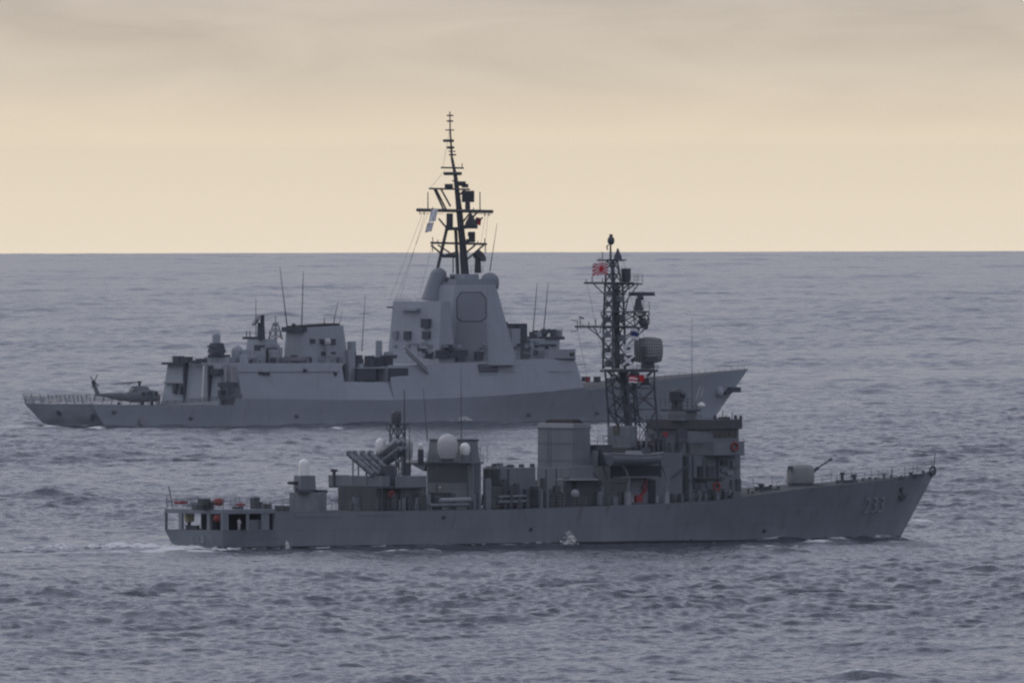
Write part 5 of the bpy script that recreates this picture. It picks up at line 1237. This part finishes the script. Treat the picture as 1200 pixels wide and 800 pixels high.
# ================================================================== sea
def build_sea():
    rng = np.random.RandomState(11)
    HF = 600 / FPX
    dense = np.linspace(-HF * 1.14, HF * 1.14, 900)
    side = np.concatenate([HF * 1.14 + np.geomspace(.0012, math.pi - HF * 1.14, 26)])
    ang = np.concatenate([-side[::-1], dense, side])         # around the camera's foot, 0 = +Y
    rows = [30.0]
    while rows[-1] < 1500: rows.append(rows[-1] * 1.12)
    while rows[-1] < 1900: rows.append(rows[-1] + 12)
    while rows[-1] < 24600:
        r = rows[-1]; st_ = r / 2700 if r < 4600 else r / 1900 if r < 6500 else r / 1900 * (1 + (r - 6500) / 6000)
        rows.append(r + st_)
    rows = np.array(rows); step = np.gradient(rows)
    nr, na = len(rows), len(ang)
    print('sea', nr, na, nr * na)
    Rr = rows[:, None]; sinA, cosA = np.sin(ang)[None, :], np.cos(ang)[None, :]
    X = (Rr * sinA).astype(np.float64); Y = (Rr * cosA).astype(np.float64)
    base = (-(Rr ** 2) / (2 * R_EARTH)) * np.ones_like(X)
    i0 = np.searchsorted(rows, 1850)
    Xs, Ys = X[i0:], Y[i0:]; Z = np.zeros(Xs.shape, np.float32); DX = np.zeros_like(Z); DY = np.zeros_like(Z)
    stp = np.maximum(step[i0:, None], .0)
    NC = 96
    lam = np.geomspace(2.6, 60, NC) * rng.uniform(.94, 1.06, NC)
    main = math.radians(-158)     # waves run towards the viewer, a little from the right
    for l in lam:
        spread = .75 if l < 12 else .6
        th = main + rng.normal(0, spread); k = 2 * math.pi / l
        slope = .034 * (1.0 if l < 11 else (11 / l) ** 1.25)
        a_ = slope / k
        w = np.clip((l / stp - 2.0) / 1.5, 0, 1).astype(np.float32)
        ii = int(np.sum(w[:, 0] > 0)) if w[0, 0] > 0 else 0
        if ii == 0: continue
        kx, ky = k * math.sin(th), k * math.cos(th); ph0 = rng.uniform(0, 2 * math.pi)
        ph = ((kx * Xs[:ii] + ky * Ys[:ii] + ph0) % (2 * math.pi)).astype(np.float32)
        s_, c_ = np.sin(ph), np.cos(ph)
        Z[:ii] += a_ * w[:ii] * c_; DX[:ii] -= .85 * a_ * w[:ii] * s_ * math.sin(th); DY[:ii] -= .85 * a_ * w[:ii] * s_ * math.cos(th)
    def field(l0, l1, nc, spread, seed, lean, amp, thr, asp=1.0):
        r2 = np.random.RandomState(seed); C = np.zeros_like(Z); w_ = 0
        wt = np.clip(((l0 * l1) ** .5 / stp - 1.6) / 1.5, 0, 1).astype(np.float32)
        ii = int(np.sum(wt[:, 0] > 0))
        for _ in range(nc):
            l = r2.uniform(l0, l1); th = main + r2.normal(0, spread); k = 2 * math.pi / l
            C[:ii] += np.cos(((k * math.sin(th) * asp * Xs[:ii] + k * math.cos(th) * Ys[:ii] + r2.uniform(0, 6.28)) % (2 * math.pi)).astype(np.float32))
        C /= (nc / 2) ** .5
        H = amp * np.clip(C - thr, 0, 3) ** 1.25 * wt
        Z[:] += H; DY[:] -= lean * H; DX[:] -= lean * .3 * H
    field(2.6, 6.0, 28, .7, 21, .8, .06, .5, .5)
    field(6.0, 13.0, 24, .6, 22, .8, .085, .9, .45)
    field(14.0, 30.0, 20, .5, 23, .6, .15, .9, .5)
    field(60.0, 130.0, 20, .6, 24, .3, .5, .9)
    colw = (rows[i0:, None] * (dense[1] - dense[0]))
    def fine(lx0, lx1, ly0, ly1, nc, a_, seed):
        r2 = np.random.RandomState(seed)
        for _ in range(nc):
            lx, ly = r2.uniform(lx0, lx1), r2.uniform(ly0, ly1)
            w = (np.clip((ly / stp - 2.1) / 1.0, 0, 1) * np.clip((lx / colw - 3) / 3, 0, 1)).astype(np.float32)
            ii = int(np.sum(w[:, 0] > 0))
            if ii < 2: continue
            kx, ky = 2 * math.pi / lx * (1 if r2.rand() > .5 else -1), 2 * math.pi / ly
            Z[:ii] += a_ * w[:ii] * np.cos(((kx * Xs[:ii] + ky * Ys[:ii] + r2.uniform(0, 6.28)) % (2 * math.pi)).astype(np.float32))
    fine(1.4, 5.0, 2.3, 5.5, 34, .0105, 31)
    fine(4.0, 12., 5.0, 13, 26, .015, 32)
    fine(6.0, 18., 13., 38, 22, .028, 33)
    fine(10., 34., 36., 100, 20, .045, 34)
    # gusts: patches of rougher and smoother water
    g = .85 + .25 * np.sin(Xs / 71 + Ys / 310) * np.sin(Xs / 43 - Ys / 190 + 1.3) + .15 * np.sin(Ys / 97 + 2)
    Z *= g; DX *= g; DY *= g
    foam = np.zeros_like(Z)
    fade_side = np.clip(1 - (np.abs(ang) - HF * 1.2) / (HF * 2), 0, 1)[None, :]
    Z *= fade_side; DX *= fade_side; DY *= fade_side
    # crest foam, sparse
    def bump(px, py, lx, ly, h, f=1.0, fr=.5):
        p = sea_point(px, py)
        d = ((Xs - p.x) / lx) ** 2 + ((Ys - p.y) / ly) ** 2
        e = np.exp(-d).astype(np.float32)
        Z[:] += h * e
        if f: foam[:] = np.maximum(foam, f * np.clip((e - fr) / (1 - fr), 0, 1))
    bump(1010, 794, 3.6, 2.2, .8, 0)
    bump(1011, 794, 2.9, 1.0, .12, 1.0, .15)
    for px, py, s_ in ((22, 500, 3), (60, 503, 2), (110, 502, 2.5), (395, 503, 1.4), (85, 586, .8), (1085, 610, 2.2), (700, 566, .6)):
        bump(px, py, s_, s_ * 3, .2, .95, .2)
    for px, py, lx, ly, h, f in ((955, 637.5, 2.4, 3, .3, .95), (938, 639, 1.6, 3, .22, .8), (905, 640.5, 2.0, 3, .2, .7), (985, 636, 2.0, 3, .3, .6), (1035, 633, 2.6, 4, .45, .5), (470, 647, 3.4, 3, .2, .85), (508, 647, 1.4, 3, .2, .8), (380, 648, 1.5, 3, .15, .6),
                                 (236, 649, 3.0, 5, .5, 1.0), (205, 647, 3.6, 6, .55, 1.0), (170, 649, 3.4, 6, .4, .9), (132, 650, 3.2, 6, .35, .75), (88, 651, 3.6, 6, .3, .65), (30, 652, 3.6, 6, .25, .5), (150, 644, 2.5, 5, .2, .5),
                                 (18, 502, 4, 12, .3, .9), (50, 505, 4, 10, .2, .7), (1020, 556, 2, 8, .2, .3), (330, 425, 4, 15, .2, .3)):
        bump(px, py, lx, ly, h, f, .2)
    # near ship: wake, side wash, bow wave
    c_, s_ = A.c, A.s
    lx_ = (Xs - A.o.x) * c_ + (Ys - A.o.y) * s_; ly_ = -(Xs - A.o.x) * s_ + (Ys - A.o.y) * c_
    def nz(sc, seed):
        r2 = np.random.RandomState(seed); o = np.zeros_like(Z)
        for _ in range(7):
            th = r2.uniform(0, 6.28); kk = 2 * math.pi / (sc * r2.uniform(.6, 1.6)); o += np.sin((lx_ * math.cos(th) + ly_ * math.sin(th)) * kk + r2.uniform(0, 6.28)).astype(np.float32)
        return o / 7 ** .5
    n_a, n_b = nz(3.0, 1), nz(1.2, 2)
    aft = np.clip((2.5 - lx_) / 2, 0, 1) * np.exp(-np.clip(-lx_, 0, None) / 30)
    lat = np.exp(-((ly_ - .5) / (5.5 + np.clip(-lx_, 0, 60) * .09)) ** 4)
    wk = aft * lat; Z += (wk * (.5 + .35 * n_a)).astype(np.float32); foam = np.maximum(foam, np.clip(wk * (.85 + .42 * n_a + .25 * n_b), 0, 1))
    st_ = np.exp(-((ly_ + 6.6 + np.clip(3 - lx_, 0, 30) * .12) / 1.2) ** 2) * np.clip((3.5 - lx_) / 2, 0, 1) * np.exp(-np.clip(-lx_, 0, None) / 16)
    Z += (st_ * .35).astype(np.float32); foam = np.maximum(foam, np.clip(st_ * (.8 + .4 * n_b), 0, 1))
    hw = np.interp(lx_, [0, 20, 55, 70, 85, 95, 103], [5.0, 6.1, 6.1, 5.5, 3.7, 2.1, .2])
    off = np.abs(ly_) - hw
    inx = ((lx_ > 0) & (lx_ < 104)).astype(np.float32)
    wash = inx * np.exp(-(np.clip(off, 0, None) / 1.9) ** 2) * (off > -1.5)
    foam = np.maximum(foam, np.clip(wash * (n_a * .9 + n_b * .5 + .0 + .35 * np.exp(-((lx_ - 24) / 9) ** 2) + .75 * np.exp(-((lx_ - 85) / 8) ** 2)), 0, .9))
    Z += (wash * .12).astype(np.float32)
    bow = np.exp(-((off - 1.2 - np.clip(101 - lx_, 0, 60) * .12) / 1.5) ** 2) * np.clip((106 - lx_) / 4, 0, 1) * np.exp(-np.clip(101 - lx_, 0, None) / 11) * (off > -2)
    Z += (bow * (.42 + .12 * n_a)).astype(np.float32); foam = np.maximum(foam, np.clip(bow * (n_b * .8 + n_a * .6 + .05), 0, .8))
    # far ship
    c_, s_ = B.c, B.s
    fx = (Xs - B.o.x) * c_ + (Ys - B.o.y) * s_; fy = -(Xs - B.o.x) * s_ + (Ys - B.o.y) * c_
    hwB = np.interp(fx, [0, 40, 80, 110, 140, 152], [7.6, 8.2, 8.2, 6, 2.5, .2]); offB = np.abs(fy) - hwB
    lx_, ly_ = fx, fy; n_c = nz(5, 5); n_d = nz(2, 6)
    wB = ((fx > 2) & (fx < 152)) * np.exp(-(np.clip(offB, 0, None) / 1.6) ** 2) * (offB > -1.5)
    foam = np.maximum(foam, np.clip(wB * (n_c * .7 + n_d * .6 - .2), 0, .75))
    aB = np.clip((4 - fx) / 2, 0, 1) * np.exp(-np.clip(-fx, 0, None) / 40) * np.exp(-(fy / 8.5) ** 4)
    foam = np.maximum(foam, np.clip(aB * (.5 + .5 * n_c), 0, 1)); Z += (aB * .2).astype(np.float32)
    Xs += DX; Ys += DY
    ZZ = base.copy(); ZZ[i0:] += Z
    FO = np.zeros(X.shape, np.float32); FO[i0:] = foam
    co = np.stack([X, Y, ZZ], -1).reshape(-1, 3).astype(np.float32)
    me = bpy.data.meshes.new('sea'); nv = nr * na
    nf = (nr - 1) * na
    i, j = np.meshgrid(np.arange(nr - 1), np.arange(na), indexing='ij'); j2 = (j + 1) % na
    q = np.stack([i * na + j, i * na + j2, (i + 1) * na + j2, (i + 1) * na + j], -1).reshape(-1, 4)[:, ::-1]
    me.vertices.add(nv); me.vertices.foreach_set('co', co.ravel())
    me.loops.add(nf * 4); me.loops.foreach_set('vertex_index', q.ravel().astype(np.int32))
    me.polygons.add(nf); me.polygons.foreach_set('loop_start', (np.arange(nf) * 4).astype(np.int32))
    me.polygons.foreach_set('use_smooth', np.ones(nf, bool))
    me.update(calc_edges=True)
    at = me.attributes.new('foam', 'FLOAT', 'POINT'); at.data.foreach_set('value', FO.ravel())
    o = bpy.data.objects.new('sea', me); col.objects.link(o); tag(o, 'grey blue choppy open sea', None, None, 'structure')
    m = bpy.data.materials.new('sea_water'); m.use_nodes = True; t_ = m.node_tree; b = t_.nodes['Principled BSDF']; NN, LL = t_.nodes.new, t_.links.new
    b.inputs['Base Color'].default_value = (.018, .026, .042, 1); b.inputs['Roughness'].default_value = .12; b.inputs['IOR'].default_value = 1.333
    tc_ = NN('ShaderNodeTexCoord')
    mp_ = NN('ShaderNodeMapping'); LL(tc_.outputs['Object'], mp_.inputs[0]); mp_.inputs['Scale'].default_value = (.9, .3, 1)
    w1 = NN('ShaderNodeTexNoise'); w1.inputs['Scale'].default_value = 1.0; w1.inputs['Detail'].default_value = 4; w1.inputs['Roughness'].default_value = .6; LL(mp_.outputs[0], w1.inputs['Vector'])
    mp2 = NN('ShaderNodeMapping'); LL(tc_.outputs['Object'], mp2.inputs[0]); mp2.inputs['Scale'].default_value = (.25, .035, 1)
    w2 = NN('ShaderNodeTexNoise'); w2.inputs['Scale'].default_value = 1.0; w2.inputs['Detail'].default_value = 6; w2.inputs['Roughness'].default_value = .65; LL(mp2.outputs[0], w2.inputs['Vector'])
    b1 = NN('ShaderNodeBump'); b1.inputs['Strength'].default_value = .7; b1.inputs['Distance'].default_value = .45; LL(w1.outputs[0], b1.inputs['Height'])
    b2 = NN('ShaderNodeBump'); b2.inputs['Strength'].default_value = .5; b2.inputs['Distance'].default_value = 2.5; LL(w2.outputs[0], b2.inputs['Height']); LL(b1.outputs[0], b2.inputs['Normal'])
    LL(b2.outputs[0], b.inputs['Normal'])
    fa = NN('ShaderNodeAttribute'); fa.attribute_name = 'foam'
    fn = NN('ShaderNodeTexNoise'); fn.inputs['Scale'].default_value = 1.6; fn.inputs['Detail'].default_value = 7; fn.inputs['Roughness'].default_value = .7; LL(tc_.outputs['Object'], fn.inputs['Vector'])
    s1 = NN('ShaderNodeMath'); s1.operation = 'SUBTRACT'; LL(fn.outputs[0], s1.inputs[0]); s1.inputs[1].default_value = .5
    s2 = NN('ShaderNodeMath'); s2.operation = 'MULTIPLY_ADD'; LL(s1.outputs[0], s2.inputs[0]); s2.inputs[1].default_value = 1.6; LL(fa.outputs['Fac'], s2.inputs[2])
    s3 = NN('ShaderNodeMapRange'); s3.interpolation_type = 'SMOOTHSTEP'; LL(s2.outputs[0], s3.inputs[0]); s3.inputs[1].default_value = .25; s3.inputs[2].default_value = .85
    s4 = NN('ShaderNodeMath'); s4.operation = 'MULTIPLY'; LL(s3.outputs[0], s4.inputs[0])
    s5 = NN('ShaderNodeMath'); s5.operation = 'MULTIPLY'; s5.use_clamp = True; LL(fa.outputs['Fac'], s5.inputs[0]); s5.inputs[1].default_value = 6; LL(s5.outputs[0], s4.inputs[1])
    df = NN('ShaderNodeBsdfDiffuse'); df.inputs[0].default_value = (.62, .64, .66, 1)
    mx = NN('ShaderNodeMixShader'); LL(s4.outputs[0], mx.inputs[0]); LL(b.outputs[0], mx.inputs[1]); LL(df.outputs[0], mx.inputs[2])
    LL(mx.outputs[0], t_.nodes['Material Output'].inputs[0])
    me.materials.append(m)
build_sea()

def splash(S, P, w, h, label, seed):
    r2 = random.Random(seed); mb = MB()
    for k in range(300):
        f = r2.random() ** 1.6; x = r2.gauss(0, w * .24) * (1 - .55 * f) + .25 * w * f; z = h * (f + .15) * math.exp(-(x / (w * .5)) ** 2); y = r2.gauss(0, .25); z += r2.uniform(0, .35) * (f > .4)
        mb.ball((x, y, z), r2.uniform(.04, .13) * (1.3 - .8 * f), 1, 6)
    o = mb.build('water_spray', M['white']); o.location = S.w(P); o.rotation_euler = (0, 0, 0)
    tag(o, label, 'spray', None, 'stuff')
p = A.pt(665, 643, y=-6.9); splash(A, (p.x, p.y, p.z), 2.2, 1.7, 'white spray of discharged water against the near hull below the funnel', 1)
p = B.pt(541, 498, y=-9.4); splash(B, (p.x, p.y, p.z), 4.2, 1.3, 'white spray against the far hull amidships', 2)
p = A.pt(336, 646, y=-6.4); splash(A, (p.x, p.y, p.z), .5, .9, 'small spout of water beside the near hull near its stern', 3)

# ------------------------------------------------------------------ air
hz = MB().box(-25200, 25200, -25200, 25200, -56, 62)
hm = bpy.data.materials.new('haze_air'); hm.use_nodes = True; t_ = hm.node_tree
for n in list(t_.nodes):
    if n.type != 'OUTPUT_MATERIAL': t_.nodes.remove(n)
pv = t_.nodes.new('ShaderNodeVolumePrincipled'); pv.inputs['Color'].default_value = (.70, .74, .86, 1); pv.inputs['Density'].default_value = 1.3e-5; pv.inputs['Anisotropy'].default_value = .0
t_.links.new(pv.outputs[0], t_.nodes['Material Output'].inputs['Volume'])
ho = hz.build('haze', hm); tag(ho, 'thin pale sea haze', None, None, 'stuff')
